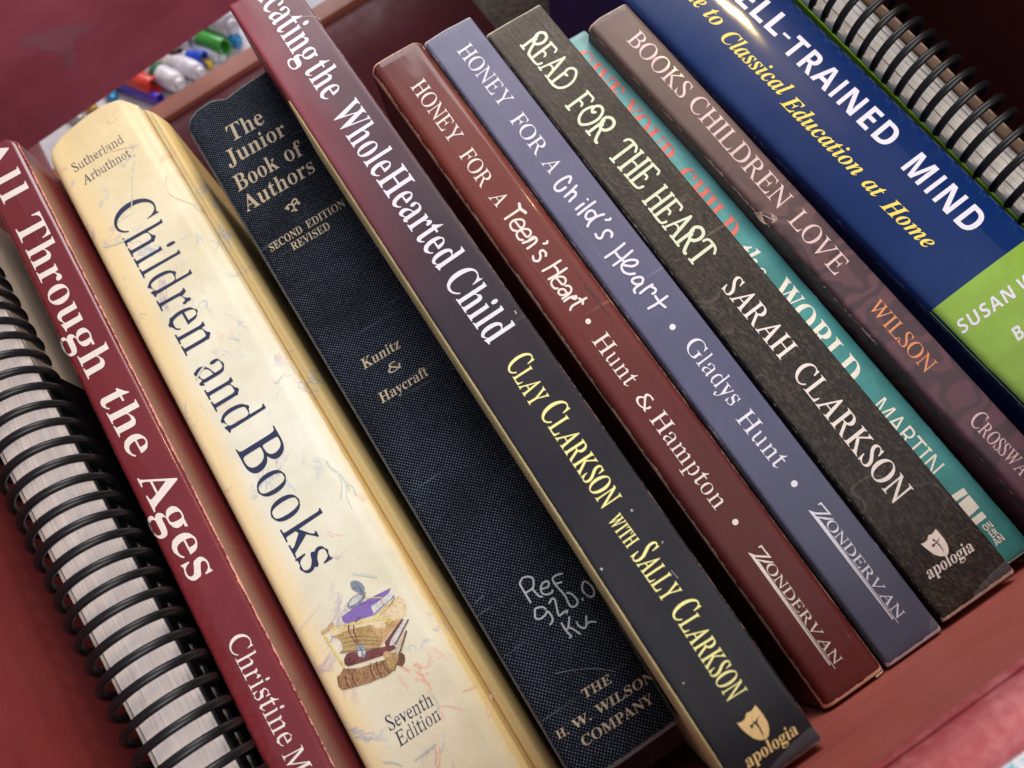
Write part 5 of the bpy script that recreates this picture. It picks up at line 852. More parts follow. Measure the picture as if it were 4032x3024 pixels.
pic += [S([(80,775),(240,738),(560,660),(980,608)],22,7), S([(88,835),(230,1060),(345,1245)],34,7), S([(60,800),(130,760),(200,690)],36,11), S([(210,735),(180,700)],20,7),
 S([(410,700),(415,790),(470,880),(520,945)],16,1), S([(475,710),(480,790),(510,870),(540,935)],16,1), S([(850,715),(900,640),(940,690),(980,620)],14,7),
 S([(630,290),(640,350),(700,345),(820,340)],12,7), S([(830,330),(860,430),(940,450),(1010,345)],14,11), S([(620,280),(590,280)],30,6),
 S([(740,620),(930,450)],26,7), S([(1188,632),(1020,950)],16,1), S([(1165,780),(1075,1070)],20,8), S([(560,600),(500,660)],12,10), S([(300,1060),(560,1030),(820,1000)],8,10)]
for a_, b_2, c_ in (((365,1350),(380,1440),(420,1524)),((455,1335),(468,1420),(515,1500)),((695,1200),(700,1300),(755,1405)),((775,1180),(790,1280),(850,1385)),((860,1165),(890,1260),(955,1330)),((270,1380),(275,1450),(310,1535))): pic.append(S([a_, b_2, c_],10,10))
for a_, b_2, c_ in (((385,1345),(402,1440),(440,1515)),((478,1335),(490,1410),(535,1490)),((720,1200),(728,1290),(778,1395)),((800,1180),(815,1270),(870,1370)),((520,1260),(560,1380),(610,1460)),((545,1250),(600,1380),(660,1460))): pic.append(S([a_, b_2, c_],9,11))
for a_, b_2 in (((410,1100),(440,1210)),((470,1080),(500,1190)),((700,1040),(720,1120)),((900,900),(930,1000))): pic.append(S([a_, b_2],8,10))
for i in range(7): pic.append(S([(330,860+i*26),(560,815+i*28),(800,850+i*20)],3,10 if i % 2 else 4))
decal(B,'printed_picture',poly_px(B,pic),None,mats=IC)

# C  cloth
mC, nt, b, L = newmat('navy_bookcloth'); v = coords(nt)
sep = nt.nodes.new('ShaderNodeSeparateXYZ'); L.new(v, sep.inputs[0])
wob = ntex(nt, v, 120, 3)
def grid(o, f, ph): return mth(nt, 'SINE', mth(nt, 'ADD', mth(nt, 'MULTIPLY', o, f), mth(nt, 'MULTIPLY', wob, ph)))
gx = grid(sep.outputs['X'], 2*math.pi/.00105, 2.2); gy = grid(sep.outputs['Y'], 2*math.pi/.00105, 2.2)
dots = mth(nt, 'MAXIMUM', mth(nt, 'MULTIPLY', gx, gy), 0.0)
n1 = ntex(nt, v, 900, 3, .7); n2 = ntex(nt, v, 40, 4, .6)
thr = mth(nt, 'MULTIPLY', mth(nt, 'MULTIPLY', dots, mth(nt, 'ADD', n1, .3)), mth(nt, 'ADD', n2, .5))
base = ramp(nt, n2, [(.3, lin((7,10,17))), (.7, lin((11,16,28)))])
col = mix(nt, ramp(nt, thr, [(.42, (0,0,0)), (.80, (.8,.8,.8))]), base, lin((122,136,150)))
thread = ntex(nt, coords(nt, (30,900,1)), 1.0, 3, .6); 
col = mix(nt, ramp(nt, thread, [(.66, (0,0,0)), (.74, (.3,.3,.3))]), col, lin((110,124,140)))
at = nt.nodes.new('ShaderNodeAttribute'); at.attribute_name = 'edge'
col = mix(nt, ramp(nt, mth(nt, 'MULTIPLY', at.outputs['Fac'], mth(nt, 'ADD', n1, .3)), [(.3, (0,0,0)), (.6, (.8,.8,.8))]), col, lin((128,132,130)))
L.new(col, b.inputs['Base Color']); b.inputs['Roughness'].default_value = .8; b.inputs['Specular IOR Level'].default_value = .12
bump(nt, b, mth(nt, 'ADD', dots, mth(nt, 'MULTIPLY', n1, .6)), .5, .0002)
CK = make_book('cloth_book', 'navy cloth-bound book with worn gold lettering and a pencilled shelf mark', 
    ((740,525),(2215,3024)), ((1110,240),(2690,2858)), .168, P(1000,296,.168).y, P(2550,2934,.168).y, mC, rad=.0025, th=.0024, hard=True, bulge=.0012,
    top=[(0,-.0060),(.05,-.0022),(.14,0),(.3,.0003),(.42,-.0022),(.6,-.001),(1,.001)], pages=M_YPAGES)
def tc(s, bs, be, vec, st='m', nm='title_lettering', **k): text(CK, nm, s, st, bs, be, vec, GOLD, True, **k)
tc('The',(911,562),(1047,482),(-27,-58)); tc('Junior',(904,658),(1133,528),(-26,-56)); tc('Book',(938,757),(1100,660),(-27,-57)); tc('of',(1128,642),(1197,610),(-27,-57))
tc('Authors',(974,836),(1248,671),(-25,-57)); tc('SECOND',(1068,994),(1196,913),(-14,-27)); tc('EDITION',(1213,902),(1364,810),(-14,-27)); tc('REVISED',(1155,988),(1305,899),(-14,-27))
tc('Kunitz',(1433,1456),(1580,1367),(-15,-37),nm='author_lettering'); tc('&',(1531,1477),(1578,1448),(-15,-38),nm='author_lettering'); tc('Haycraft',(1503,1590),(1690,1476),(-16,-37),nm='author_lettering')
tc('THE',(2300,2753),(2412,2686),(-14,-34),nm='publisher_lettering'); tc('H.',(2198,2912),(2244,2886),(-14,-30),nm='publisher_lettering'); tc('W.',(2262,2874),(2334,2830),(-14,-34),nm='publisher_lettering')
tc('WILSON',(2355,2816),(2580,2673),(-14,-35),nm='publisher_lettering'); tc('COMPANY',(2298,2943),(2578,2763),(-18,-36),nm='publisher_lettering')
orn = [(ribbon(smooth_line([(1125,822),(1140,806),(1160,806),(1170,790),(1160,784),(1150,800),(1160,822),(1150,832)]),6),0),(disc_px((1176,800),6),0),(disc_px((1134,822),6),0),(disc_px((1166,828),5),0)]
decal(CK,'ornament',poly_px(CK,orn),GOLD,True)
PENCIL = inkmat('white_pencil', (176,180,182), .7, (40,46,58), .8, 0)
def rr(*p): return C('r', *p)
strokes_px(CK,'handwritten_mark',[rr((560,690),(480,560),(400,420),(390,390),(430,310),(520,285),(590,310),(610,390),(590,470),(480,540)),rr((590,480),(690,590),(740,600)),
  rr((730,480),(830,450),(850,390),(820,355),(750,390),(720,470),(750,550),(830,565),(900,530),(905,500)),rr((1060,235),(960,265),(910,320),(960,420),(1100,580),(1180,740),(1250,760),(1300,710),(1290,640),(1210,560),(1140,540)),rr((960,400),(1050,370)),
  rr((1380,380),(1430,360),(1520,430),(1565,520),(1550,590),(1480,595),(1400,530),(1375,450),(1390,390)),rr((1380,630),(1392,655)),
  rr((800,800),(750,765),(640,790),(630,870),(640,940),(720,950),(800,880),(820,830),(890,900),(910,980),(870,1040)),rr((855,700),(900,635),(945,650),(970,760),(1010,900),(1080,850),(1140,820),(1130,860)),
  rr((1050,1020),(1130,1150),(1200,1220),(1180,1250)),rr((1175,930),(1160,1060),(1140,1120)),rr((1160,1080),(1260,1130),(1340,1190)),rr((1290,1000),(1320,1060),(1400,1100),(1440,1060),(1440,910)),rr((1440,1040),(1500,1000),(1590,1000))],7.5,PENCIL,True)

# D
def ex_D(nt, v, sep, col, L):
    xx = mth(nt, 'ADD', mth(nt, 'MULTIPLY', sep.outputs['X'], 34), .5)
    f = mth(nt, 'MULTIPLY', ramp(nt, xx, [(.15, (1,1,1)), (.62, (0,0,0))]), ramp(nt, mth(nt, 'DIVIDE', sep.outputs['Y'], .25), [(.50, (0,0,0)), (.95, (1,1,1))]))
    return mix(nt, f, col, lin((134,40,52)))
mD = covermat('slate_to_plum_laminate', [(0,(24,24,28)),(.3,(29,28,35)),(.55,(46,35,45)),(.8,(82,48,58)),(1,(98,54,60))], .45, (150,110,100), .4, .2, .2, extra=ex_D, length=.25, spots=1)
mDy = pm('cream_yellow_card', (224,218,160), (200,190,136), .5, 90, .25, 600)
Dh = .192
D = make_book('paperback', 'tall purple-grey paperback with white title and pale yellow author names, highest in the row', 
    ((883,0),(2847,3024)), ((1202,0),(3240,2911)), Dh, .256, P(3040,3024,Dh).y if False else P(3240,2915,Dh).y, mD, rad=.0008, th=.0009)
# its pale yellow left board, seen edge-on
m = MB(); ytop_ = P(1139,392,Dh).y; xl = [line_at(D.L,Dh,y) for y in (D.yb, ytop_)]
n = 40; 
for i in range(n+1):
    t = i/n; y = D.yb+(ytop_-D.yb)*t; x = xl[0]+(xl[1]-xl[0])*t; wv = .00012*noise.noise(Vector((t*22, 3, 0)))
    for dx, z in ((-.0004,.003),(-.0005,Dh-.0016),(-.0004,Dh-.0006+wv),(-.0001,Dh-.0003+wv),(.0002,Dh-.0009)): m.v.append(Vector((x+dx, y, z)))
for i in range(n):
    for j in range(4): q = i*5+j; m.f.append((q, q+1, q+6, q+5)); m.m.append(0)
m.build('side_board', mDy, D.e, True)
text(D,'title_lettering','Educating','m',(930,-137),(1185,266),(98,-62),WHITE)
text(D,'title_lettering','the','m',(1194,277),(1278,403),(98,-62),WHITE)
text(D,'title_lettering','WholeHearted','m',(1301,448),(1731,1073),(100,-64),WHITE)
text(D,'title_lettering','Child','m',(1740,1102),(1926,1364),(108,-70),WHITE)
def td(s, bs, be, vec, caps=.77, **k): text(D,'author_lettering',s,'R',bs,be,vec,YELLOW,caps=caps,**k)
td('Clay',(1988,1434),(2094,1609),(88,-57)); td('Clarkson',(2118,1623),(2376,2010),(92,-60)); td('WITH',(2391,2050),(2472,2162),(46,-33),None); td('Sally',(2482,2188),(2614,2376),(92,-60)); td('Clarkson',(2634,2402),(2869,2768),(94,-58))
CREAMF = inkmat('gold_cream_ink', (236,204,136)); DARKI = inkmat('dark_ink', (44,34,40))
def shield(k, crop, main, cross, mat, off=(0,0)):
    decal(k,'emblem',poly_px(k,[(smooth_line(C(crop,*main),4),0)]+[(C(crop,*c),1) for c in cross],0),None,mats=[mat,DARKI])
sh_d = [(762,555),(800,590),(900,720),(985,860),(1010,980),(1000,1090),(960,1150),(860,1172),(740,1140),(600,1040),(510,950),(448,872),(530,850),(590,790),(610,700),(700,660),(745,600)]
def shield2(k, crop, outline, cross, mat):
    pts = C(crop, *outline)
    decal(k,'emblem',poly_px(k,[(pts,0)]+[(C(crop,*c),1) for c in cross]),None,mats=[mat,DARKI])
shield2(D,'d',sh_d,[[(672,796),(706,772),(795,850),(850,940),(890,1020),(916,1112),(880,1060),(830,960),(765,890),(730,860)],[(840,740),(815,800),(805,850),(740,900),(732,940),(705,968),(664,918),(750,866),(790,800)]],CREAMF)
text(D,'publisher_lettering','apologia','b',C('d',(640,1668)),C('d',(1530,1045)),(-21,-48),CREAMF)

# E / F
mE = covermat('russet_laminate', [(0,(92,32,28)),(.25,(82,32,32)),(.6,(102,42,36)),(.85,(108,42,30)),(1,(88,26,22))], .5, (236,196,164), 1.25, .35, .06, bstr=.12)
E = make_book('paperback', 'russet red paperback on reading for teenagers, its edges rubbed to white flecks', 
    ((1455,266),(3265,2803)), ((1664,165),(3486,2626)), .170, P(1550,205,.17).y, .0004, mE, rad=.0028, th=.0006, bulge=.0002, lip=.2,
    top=[(0,-.0010),(.1,0),(.85,0),(1,-.0010)])
mF = covermat('lavender_laminate', [(0,(74,76,92)),(.3,(80,82,106)),(.7,(92,90,114)),(1,(100,98,122))], .5, (206,200,206), .0, .12, .3, mottle=.08)
Fk = make_book('paperback', 'lavender blue paperback on reading for children, smooth and little worn', 
    ((1667,165),(3502,2626)), ((1848,57),(3721,2487)), .170, P(1760,108,.17).y, .0002, mF, rad=.0009, th=.0006, top=[(0,-.0004),(.5,0),(1,-.0004)], lip=.55)
text(E,'title_lettering','HONEY','r',(1615,341),(1776,570),(50,-35),WARMW); text(E,'title_lettering','FOR','r',(1805,612),(1896,744),(50,-35),WARMW); text(E,'title_lettering','A','r',(1921,776),(1959,820),(50,-35),WARMW)
text(Fk,'title_lettering','HONEY','r',(1797,199),(1975,427),(50,-34),WHITE); text(Fk,'title_lettering','FOR','r',(2004,472),(2113,618),(50,-35),WHITE); text(Fk,'title_lettering','A','r',(2128,640),(2168,690),(50,-35),WHITE)
def T(*p): return C('t', *p)
# pen lettering read straight off the spines
strokes_px(E,'handwritten_title',[T((245,228),(320,180),(400,125)),(T((400,65),(412,115),(450,145),(470,162)),12),
  (T((370,358),(335,352),(308,320),(303,285),(330,250),(375,235),(425,235),(455,262),(450,305),(420,325),(395,305),(372,275),(350,250)),8.5),
  (T((440,458),(405,455),(378,425),(372,390),(400,355),(445,340),(495,340),(525,368),(518,405),(485,425),(462,405),(440,378),(418,355)),8.5),
  T((440,490),(500,470),(560,440)),T((510,455),(560,425),(590,450),(580,480),(540,515),(488,552)),(T((705,470),(700,492),(665,497)),9),
  T((550,635),(560,680),(610,685),(632,640),(625,590),(655,570),(690,600),(688,632)),
  T((655,795),(740,750),(850,680)),T((720,885),(820,830),(915,765)),T((780,740),(815,780),(825,825)),
  (T((818,985),(785,985),(755,950),(750,912),(780,875),(830,858),(880,862),(905,890),(900,925),(875,945),(850,925),(825,895),(800,872)),8.5),
  (T((905,958),(945,960),(968,995),(950,1040),(900,1078),(868,1098)),8.5),(T((940,1035),(900,1052),(860,1060),(832,1042),(828,1015),(850,995),(890,998),(915,1030)),8.5),
  T((890,1125),(950,1085),(1020,1070)),T((975,1090),(1010,1100),(1022,1080)),T((955,1220),(975,1180),(1040,1140),(1130,1090)),(T((1050,1095),(1090,1120),(1090,1155)),9)],9.5,WARMW)
text(E,'author_lettering','Hunt','r',(2328,1341),(2466,1526),(56,-38),WARMW); text(E,'author_lettering','&','r',(2493,1571),(2537,1620),(54,-40),WARMW); text(E,'author_lettering','Hampton','r',(2554,1650),(2818,2012),(56,-39),WARMW)
for k_, c_, r_2, m_ in ((E,(2316,1266),11,WARMW),(E,(2895,2056),12.5,WARMW),(Fk,(2648,1288),12.5,WHITE),(Fk,(3127,1905),13.5,WHITE)): decal(k_,'bullet_mark',poly_px(k_,[(disc_px(c_,r_2),0)]),m_)
ch = [[(400,1120),(385,1075),(340,1075),(270,1100)]]
G_ = lambda *p: C('g', *p)
strokes_px(Fk,'handwritten_title',[G_((400,1062),(412,1030),(395,1022),(345,1045),(308,1080),(310,1108),(340,1115),(378,1092)),
  G_((372,1153),(410,1120),(448,1082)),G_((408,1120),(440,1122),(440,1145),(415,1170),(402,1184)),
  T((1100,62),(1060,90),(1018,125)),(T((1143,15),(1146,18)),9),T((1225,42),(1130,110),(1040,182)),
  T((1322,178),(1240,205),(1170,260),(1143,310)),T((1235,205),(1220,155),(1180,138),(1140,160),(1122,205),(1145,235),(1190,225),(1235,205)),(T((1392,222),(1385,238),(1340,240)),9),
  G_((572,1398),(585,1422),(610,1422),(628,1385),(655,1372),(680,1392),(676,1415)),
  T((1335,650),(1440,580),(1545,495)),T((1425,735),(1530,660),(1630,575)),T((1440,585),(1480,640),(1530,680)),
  T((1545,735),(1630,745),(1680,720),(1685,690),(1640,675),(1560,690),(1515,740),(1530,800),(1590,830),(1655,825)),
  T((1740,925),(1745,880),(1710,862),(1640,880),(1630,915),(1680,945),(1740,930),(1690,960),(1650,1000),(1660,1035)),
  T((1715,1040),(1790,980),(1850,945)),T((1820,960),(1880,990),(1880,1025),(1850,1045)),T((1805,1205),(1900,1150),(2010,1070)),T((1880,1070),(1930,1140),(1990,1190))],10,WHITE)
text(Fk,'author_lettering','Gladys','r',(2688,1362),(2878,1606),(58,-42),WHITE); text(Fk,'author_lettering','Hunt','r',(2893,1648),(3054,1848),(57,-43),WHITE)
# double-Z publisher mark with its two ruled lines
def zmark(k, mat, a0, a1):
    z0, z1 = complex(*C('z',(180,265))), complex(*C('z',(1130,1530)))
    q = (complex(*a1)-complex(*a0))/(z1-z0)
    def tr(p): c = complex(*a0)+(complex(*C('z', p))-z0)*q; return (c.real, c.imag)
    g = [[(180,262),(258,292),(395,300),(345,235),(322,205),(300,215),(288,203),(328,182),(345,210),(436,322),(250,316),(205,300)],
         [(205,296),(250,314),(1078,1486),(1066,1494)],[(262,334),(455,366),(462,376),(372,378),(292,352),(1134,1532),(1124,1530)]]
    decal(k,'publisher_mark',poly_px(k,[([tr(p) for p in c],0) for c in g]),mat)
    bs, be = tr((356,420)), tr((1128,1500)); v_ = tr((356+84,420-61)); 
    text(k,'publisher_lettering','ONDERVAN','r',bs,be,(v_[0]-bs[0],v_[1]-bs[1]),mat)
zmark(E,WARMW,C('z',(180,265)),C('z',(1130,1530))); zmark(Fk,WHITE,C(9,(868,55)),C('z',(1815,1030)))

# small marks of wear seen in the photo, too fine to pick apart: one part each
def mark_(k, nm, *a): strokes_px(k, nm, *a)['kind'] = 'stuff'
SCUFF = inkmat('dark_scuff', (72,26,24), .3, (100,40,34), .6, 0); FLECK = inkmat('pale_fleck', (176,166,160), .2, (120,110,100), .7, 0)
mark_(E,'scuff_mark',[(T((1030,830),(1050,845),(1068,860)),7),(T((1100,940),(1125,925)),6),(T((1130,965),(1160,990),(1185,1030)),13),(T((1215,1065),(1245,1090),(1275,1150)),12),(T((1290,1170),(1325,1200),(1340,1225)),9),(T((1325,1270),(1375,1262)),4),(T((1405,1365),(1430,1350)),4)],8,SCUFF)
mark_(E,'paint_fleck',[(C(9,(1325,1010),(1350,1050)),8),(C(9,(1300,1090),(1345,1060)),6)],5,inkmat('bare_card',(232,196,170),.2,(180,120,100),.8,0))
strokes_px(D,'crease',[C(1,(1720,80),(1790,88),(1840,118),(1900,104),(1985,104))],3,FLECK)
mark_(D,'dust_speck',[(C(8,(1662,420),(1664,423)),9),(C(8,(1850,56),(1852,58)),9),(C(8,(2043,250),(2040,262)),4),(C(9,(92,1130),(95,1132)),7),(C(5,(1125,355),(1132,372)),5),(C(8,(2095,430),(2140,480)),2)],6,FLECK)
mark_(CK,'scratch',[C(8,(1375,1072),(1470,1052),(1620,1040),(1745,1058)),C(8,(870,640),(900,610),(930,590))],2.2,inkmat('thread_scratch',(112,120,130),.4,(30,36,50),.8,0),True)
STB = inkmat('blue_fibre', (190,198,188), .45, (232,222,186), .7, 0); STR_ = inkmat('red_fibre', (228,188,152), .45, (232,222,186), .7, 0)
mark_(B,'blue_fibre',[(C(4,(2030,1290),(2060,1330),(2110,1370),(2150,1420),(2170,1470)),9),(C(4,(2110,1370),(2125,1440),(2120,1520)),4),(C(4,(2150,1420),(2190,1450),(2210,1500)),5),(C(4,(2150,1440),(2160,1520),(2190,1580)),3),
 (C(1,(1205,1270),(1222,1285)),14),(C(1,(622,1275),(632,1250)),10),(C(1,(840,1000),(822,1080),(824,1200),(818,1300)),4),(C(1,(640,1530),(720,1515),(800,1480)),6),(C(4,(1570,1515),(1588,1505)),12),(C(4,(1700,790),(1725,800),(1760,740)),5),(C(4,(1220,780),(1240,740),(1270,700)),8),
 (C(8,(300,1620),(380,1628),(420,1645)),6),(C(8,(500,1610),(570,1560),(640,1500)),5),(C(8,(610,1200),(645,1260),(640,1320)),6),(C(8,(120,450),(200,460),(260,470)),8)],4,STB)
mark_(B,'red_fibre',[(C(1,(1032,1085),(1030,1150),(1060,1210),(1130,1240),(1260,1275)),4),(C(1,(375,1050),(400,1035)),16),(C(1,(660,945),(760,925),(840,900)),5),(C(8,(930,1130),(965,1200),(955,1330)),14),(C(8,(960,1180),(990,1200)),10),(C(4,(1360,1480),(1420,1460),(1440,1440)),5),(C(8,(640,1530),(650,1590),(640,1650)),12),(C(4,(820,360),(900,370)),5),(C(8,(800,1180),(860,1160),(880,1140)),6)],4,STR_)

# G
def ex_G(nt, v, sep, col, L):
    n = ntex(nt, coords(nt, (1.0,.5,1), (0,0,.45)), 1350, 3, .6, .4)
    col = mix(nt, ramp(nt, n, [(.46, (0,0,0)), (.70, (.34,.34,.34))]), col, lin((108,92,72)))
    cr = mth(nt, 'ABSOLUTE', mth(nt, 'SUBTRACT', ntex(nt, v, 30, 2, .5, .8), .47))
    return mix(nt, ramp(nt, cr, [(.0, (.35,.35,.35)), (.004, (0,0,0))]), col, lin((112,98,90)))
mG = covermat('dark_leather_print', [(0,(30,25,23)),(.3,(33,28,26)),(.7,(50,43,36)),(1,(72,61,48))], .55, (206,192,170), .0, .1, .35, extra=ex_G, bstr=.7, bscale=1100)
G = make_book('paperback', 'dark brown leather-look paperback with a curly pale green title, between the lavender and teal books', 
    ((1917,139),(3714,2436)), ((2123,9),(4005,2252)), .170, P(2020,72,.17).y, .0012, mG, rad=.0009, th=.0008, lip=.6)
DEC = {'R':(.72,[([(.12,.02),(.12,.74)]),([(0,0),(.27,0)],.7),[(.12,.55),(.20,.68),(.34,.70),(.36,.58),(.24,.52)][:0] or [(.16,.60),(.06,.72),(.06,.90),(.25,1.03),(.50,.98),(.60,.78),(.52,.56),(.34,.47),(.24,.52),(.22,.62)],([(.34,.47),(.48,.22),(.62,.04),(.74,.02)])]),
 'E':(.60,[[(.10,.02),(.10,.97)],([(.02,.98),(.30,.98),(.52,.98),(.60,.86)],.7),([(.10,.52),(.36,.54),(.44,.44)],.7),([(0,.0),(.35,.0),(.56,.04),(.64,.20)],.75)]),
 'A':(.82,[([(.10,.02),(.44,1.0)],.7),[(.44,1.0),(.72,.02)],([(0,0),(.22,0)],.6),([(.58,0),(.86,0)],.6),([(.20,.36),(.42,.42),(.60,.34)],.6)]),
 'D':(.80,[[(.16,.02),(.16,.62)],([(0,.0),(.32,.0),(.62,.10),(.80,.38),(.76,.74),(.50,1.0),(.24,.98),(.12,.80),(.20,.62),(.36,.64)],.85)]),
 'F':(.58,[[(.12,.02),(.12,.97)],([(.02,.98),(.30,.98),(.50,.98),(.58,.86)],.7),([(.12,.52),(.38,.54),(.46,.44)],.7),([(0,0),(.27,0)],.7)]),
 'O':(.78,[([(.42,.70),(.34,.62),(.22,.70),(.20,.86),(.36,1.0),(.60,.94),(.76,.66),(.72,.28),(.48,.0),(.20,.08),(.04,.36),(.08,.66),(.20,.84)],.9)]),
 'T':(.70,[[(.36,.02),(.36,.96)],([(.22,0),(.50,0)],.6),([(-.04,.80),(.02,.94),(.20,1.0),(.55,.97),(.72,.82)],.75)]),
 'H':(.74,[[(.12,.02),(.12,.98)],[(.60,.02),(.60,.98)],([(0,0),(.25,0)],.6),([(.48,0),(.73,0)],.6),([(0,1),(.2,1)],.6),([(.50,1),(.72,1)],.6),([(.12,.5),(.36,.54),(.60,.5)],.6)])}
def stem_fix(d):
    return d
for s_, bs, be, vv in (('READ',G_((84,165)),G_((335,470)),(80,-60)),('FOR',G_((378,560)),G_((575,800)),(84,-62)),('THE',G_((648,880)),G_((850,1105)),(88,-66)),('HEART',G_((880,1180)),(2739,1053),(86,-64))):
    pen_text(G,'title_lettering',s_,DEC,bs,be,vv,0.12,GREENW,gap=.10)
text(G,'author_lettering','SARAH','R',C(6,(328,212)),C(6,(702,668)),(66,-50),WARMW); text(G,'author_lettering','CLARKSON','R',C(6,(762,742)),C(6,(1412,1568)),(70,-54),WARMW)
sh_g = [(306,855),(350,905),(430,1000),(480,1090),(497,1170),(490,1225),(450,1250),(370,1256),(280,1228),(190,1160),(130,1110),(92,1076),(150,1055),(185,1020),(200,950),(255,935),(285,895)]
shield2(G,'k',sh_g,[[(252,1015),(275,1000),(340,1050),(380,1100),(415,1160),(434,1218),(400,1160),(350,1095),(315,1070)],[(372,980),(350,1025),(340,1050),(300,1090),(280,1132),(244,1092),(310,1058),(340,1010)]],inkmat('pale_cream_ink',(236,222,206)))
text(G,'publisher_lettering','apologia','b',C('k',(215,1600)),C('k',(880,1165)),(-22,-46),WARMW)

# H
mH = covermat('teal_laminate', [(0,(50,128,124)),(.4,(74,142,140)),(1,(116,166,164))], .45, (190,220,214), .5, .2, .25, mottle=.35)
xg = line_at(G.R,.170,.1)+.0004
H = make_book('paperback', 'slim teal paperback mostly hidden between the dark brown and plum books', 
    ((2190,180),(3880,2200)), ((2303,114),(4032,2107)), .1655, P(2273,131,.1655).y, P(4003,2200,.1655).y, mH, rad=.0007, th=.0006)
CORAL = inkmat('coral_ink', (222,104,92)); CREAMW = inkmat('cream_ink', (232,226,208))
vH = (66,-56)
for s_, a_, b_2 in (('GIVE',(2232,239),(2402,418)),('YOUR',(2424,443),(2604,664)),('CHILD',(2641,702),(2858,963))): text(H,'title_lettering',s_,'b',a_,b_2,vH,CORAL)
text(H,'title_lettering','the','B',(2882,1004),(2975,1116),(70,-58),CREAMW); text(H,'title_lettering','WORLD','b',(3027,1148),(3335,1526),(70,-58),CREAMW)
text(H,'author_lettering','MARTIN','s',(3420,1604),(3668,1888),(54,-46),CREAMW)
decal(H,'publisher_mark',poly_px(H,[(C('k',*p),0) for p in ([(450,430),(700,268),(722,275),(775,350),(540,495)],[(560,560),(785,368),(800,375),(940,545),(930,560),(740,730)],[(760,765),(965,612),(985,612),(1048,688),(840,850)])]),CREAMW)
for s_, a_, b_2 in (('ON',(1040,905),(1165,820)),('ER',(1130,1000),(1235,925)),('AN',(1195,1110),(1325,1005))): text(H,'publisher_lettering',s_,'S',C('k',a_),C('k',b_2),(-19,-22),CREAMW)

# I
def ex_I(nt, v, sep, col, L):
    wv = nt.nodes.new('ShaderNodeTexWave'); L.new(v, wv.inputs['Vector']); wv.inputs['Scale'].default_value = 50; wv.inputs['Distortion'].default_value = 22
    wv.inputs['Detail Scale'].default_value = 1.2; wv.wave_type = 'RINGS'
    f = mth(nt, 'MULTIPLY', ramp(nt, wv.outputs['Fac'], [(.35, (0,0,0)), (.75, (.75,.75,.75))]), ramp(nt, mth(nt, 'DIVIDE', sep.outputs['Y'], .23), [(.42, (1,1,1)), (.62, (0,0,0))]))
    return mix(nt, f, col, lin((58,44,50)))
mI = covermat('plum_brown_laminate', [(0,(86,52,66)),(.35,(88,60,64)),(.7,(96,76,68)),(1,(104,82,72))], .5, (206,180,160), .0, .2, .35, extra=ex_I)
I_ = make_book('hardcover_book', 'plum brown hardcover with thin pinkish capitals and a feather, left of the glossy blue one', 
    ((2313,95),(4032,1974)), ((2462,0),(4032,1702)), .172, P(2395,45,.172).y, .0008, mI, rad=.0014, th=.0014, hard=True, bulge=.0003, top=[(0,-.0008),(.3,0),(1,0)], lip=.5)
PINKW = inkmat('pinkish_white_ink', (212,182,178)); ORANGE = inkmat('orange_ink', (206,134,88))
text(I_,'title_lettering','BOOKS','r',(2463,157),(2682,392),(52,-42),PINKW); text(I_,'title_lettering','CHILDREN','r',(2702,412),(3068,830),(56,-45),PINKW); text(I_,'title_lettering','LOVE','r',(3098,868),(3288,1088),(60,-48),PINKW)
text(I_,'author_lettering','WILSON','r',(3414,1210),(3646,1474),(46,-39),ORANGE)
text(I_,'publisher_lettering','Crossway','r',C(6,(1862,1040)),(4052,1912),(52,-46),PINKW,caps=.76)
FEA = inkmat('feather_ink', (168,142,124), .4, (120,96,86))
decal(I_,'feather_picture',poly_px(I_,[(C(3,(540,1305),(580,1312),(640,1325),(675,1350),(678,1372),(650,1385),(610,1380),(580,1360),(556,1330)),0)]),FEA)
decal(I_,'feather_picture',poly_px(I_,[(ribbon(smooth_line(C(3,(545,1308),(600,1338),(650,1368))),2.2),0)],3),PINKW)

# J
mJ = covermat('glossy_blue_jacket', [(0,(2,44,100)),(.5,(1,34,86)),(1,(2,40,94))], .35, (60,90,150), .2, .8, .07, mottle=.06, bstr=.03, spots=.5)
J = make_book('hardcover_book', 'wide glossy blue hardcover with a lime green foot, white slanted title and yellow subtitle', 
    ((2487,0),(2632,146)), ((3170,0),(4032,842)), .168, .252, .0008, mJ, rad=.0022, th=.0018, hard=True, bulge=.0030)
J.h = .1680
LIME = inkmat('lime_print', (136,172,62), 0, rough=.3, coat=.8, scale=200)
def jx(px, py):
    p = P(px, py, .168)
    for _ in range(4): p = P(px, py, J.z_at(p.x, p.y))
    return p
a_, b_2 = jx(3657,1231), jx(3961,1000)
# lime block covers the foot of the jacket
def jblock():
    n = 60; V = []; Fc = []
    for i in range(n+1):
        s = .004+.992*i/n
        for jj in range(9):
            y0 = J.yb+.0006; p = J.surf(s, .3); y1 = a_.y+(b_2.y-a_.y)*(p.x-a_.x)/(b_2.x-a_.x)
            y = y0+(y1-y0)*jj/8; q = J.surf(s, (y-J.yb)/(J.yt-J.yb)); V.append((q.x, y, q.z+.00005))
    for i in range(n):
        for jj in range(8): q = i*9+jj; Fc.append((q, q+9, q+10, q+1))
    return obj('printed_block', V, Fc, LIME, J.e, True)
jblock()
text(J,'title_lettering','WELL-','S',(2790,-88),(3083,176),(68,-53),WHITE,True); text(J,'title_lettering','TRAINED','S',(3073,194),(3487,592),(70,-55),WHITE,True,squeeze=40); text(J,'title_lettering','MIND','S',(3537,654),(3814,931),(80,-60),WHITE,True,squeeze=45)
YI = inkmat('yellow_ink', (240,214,92))
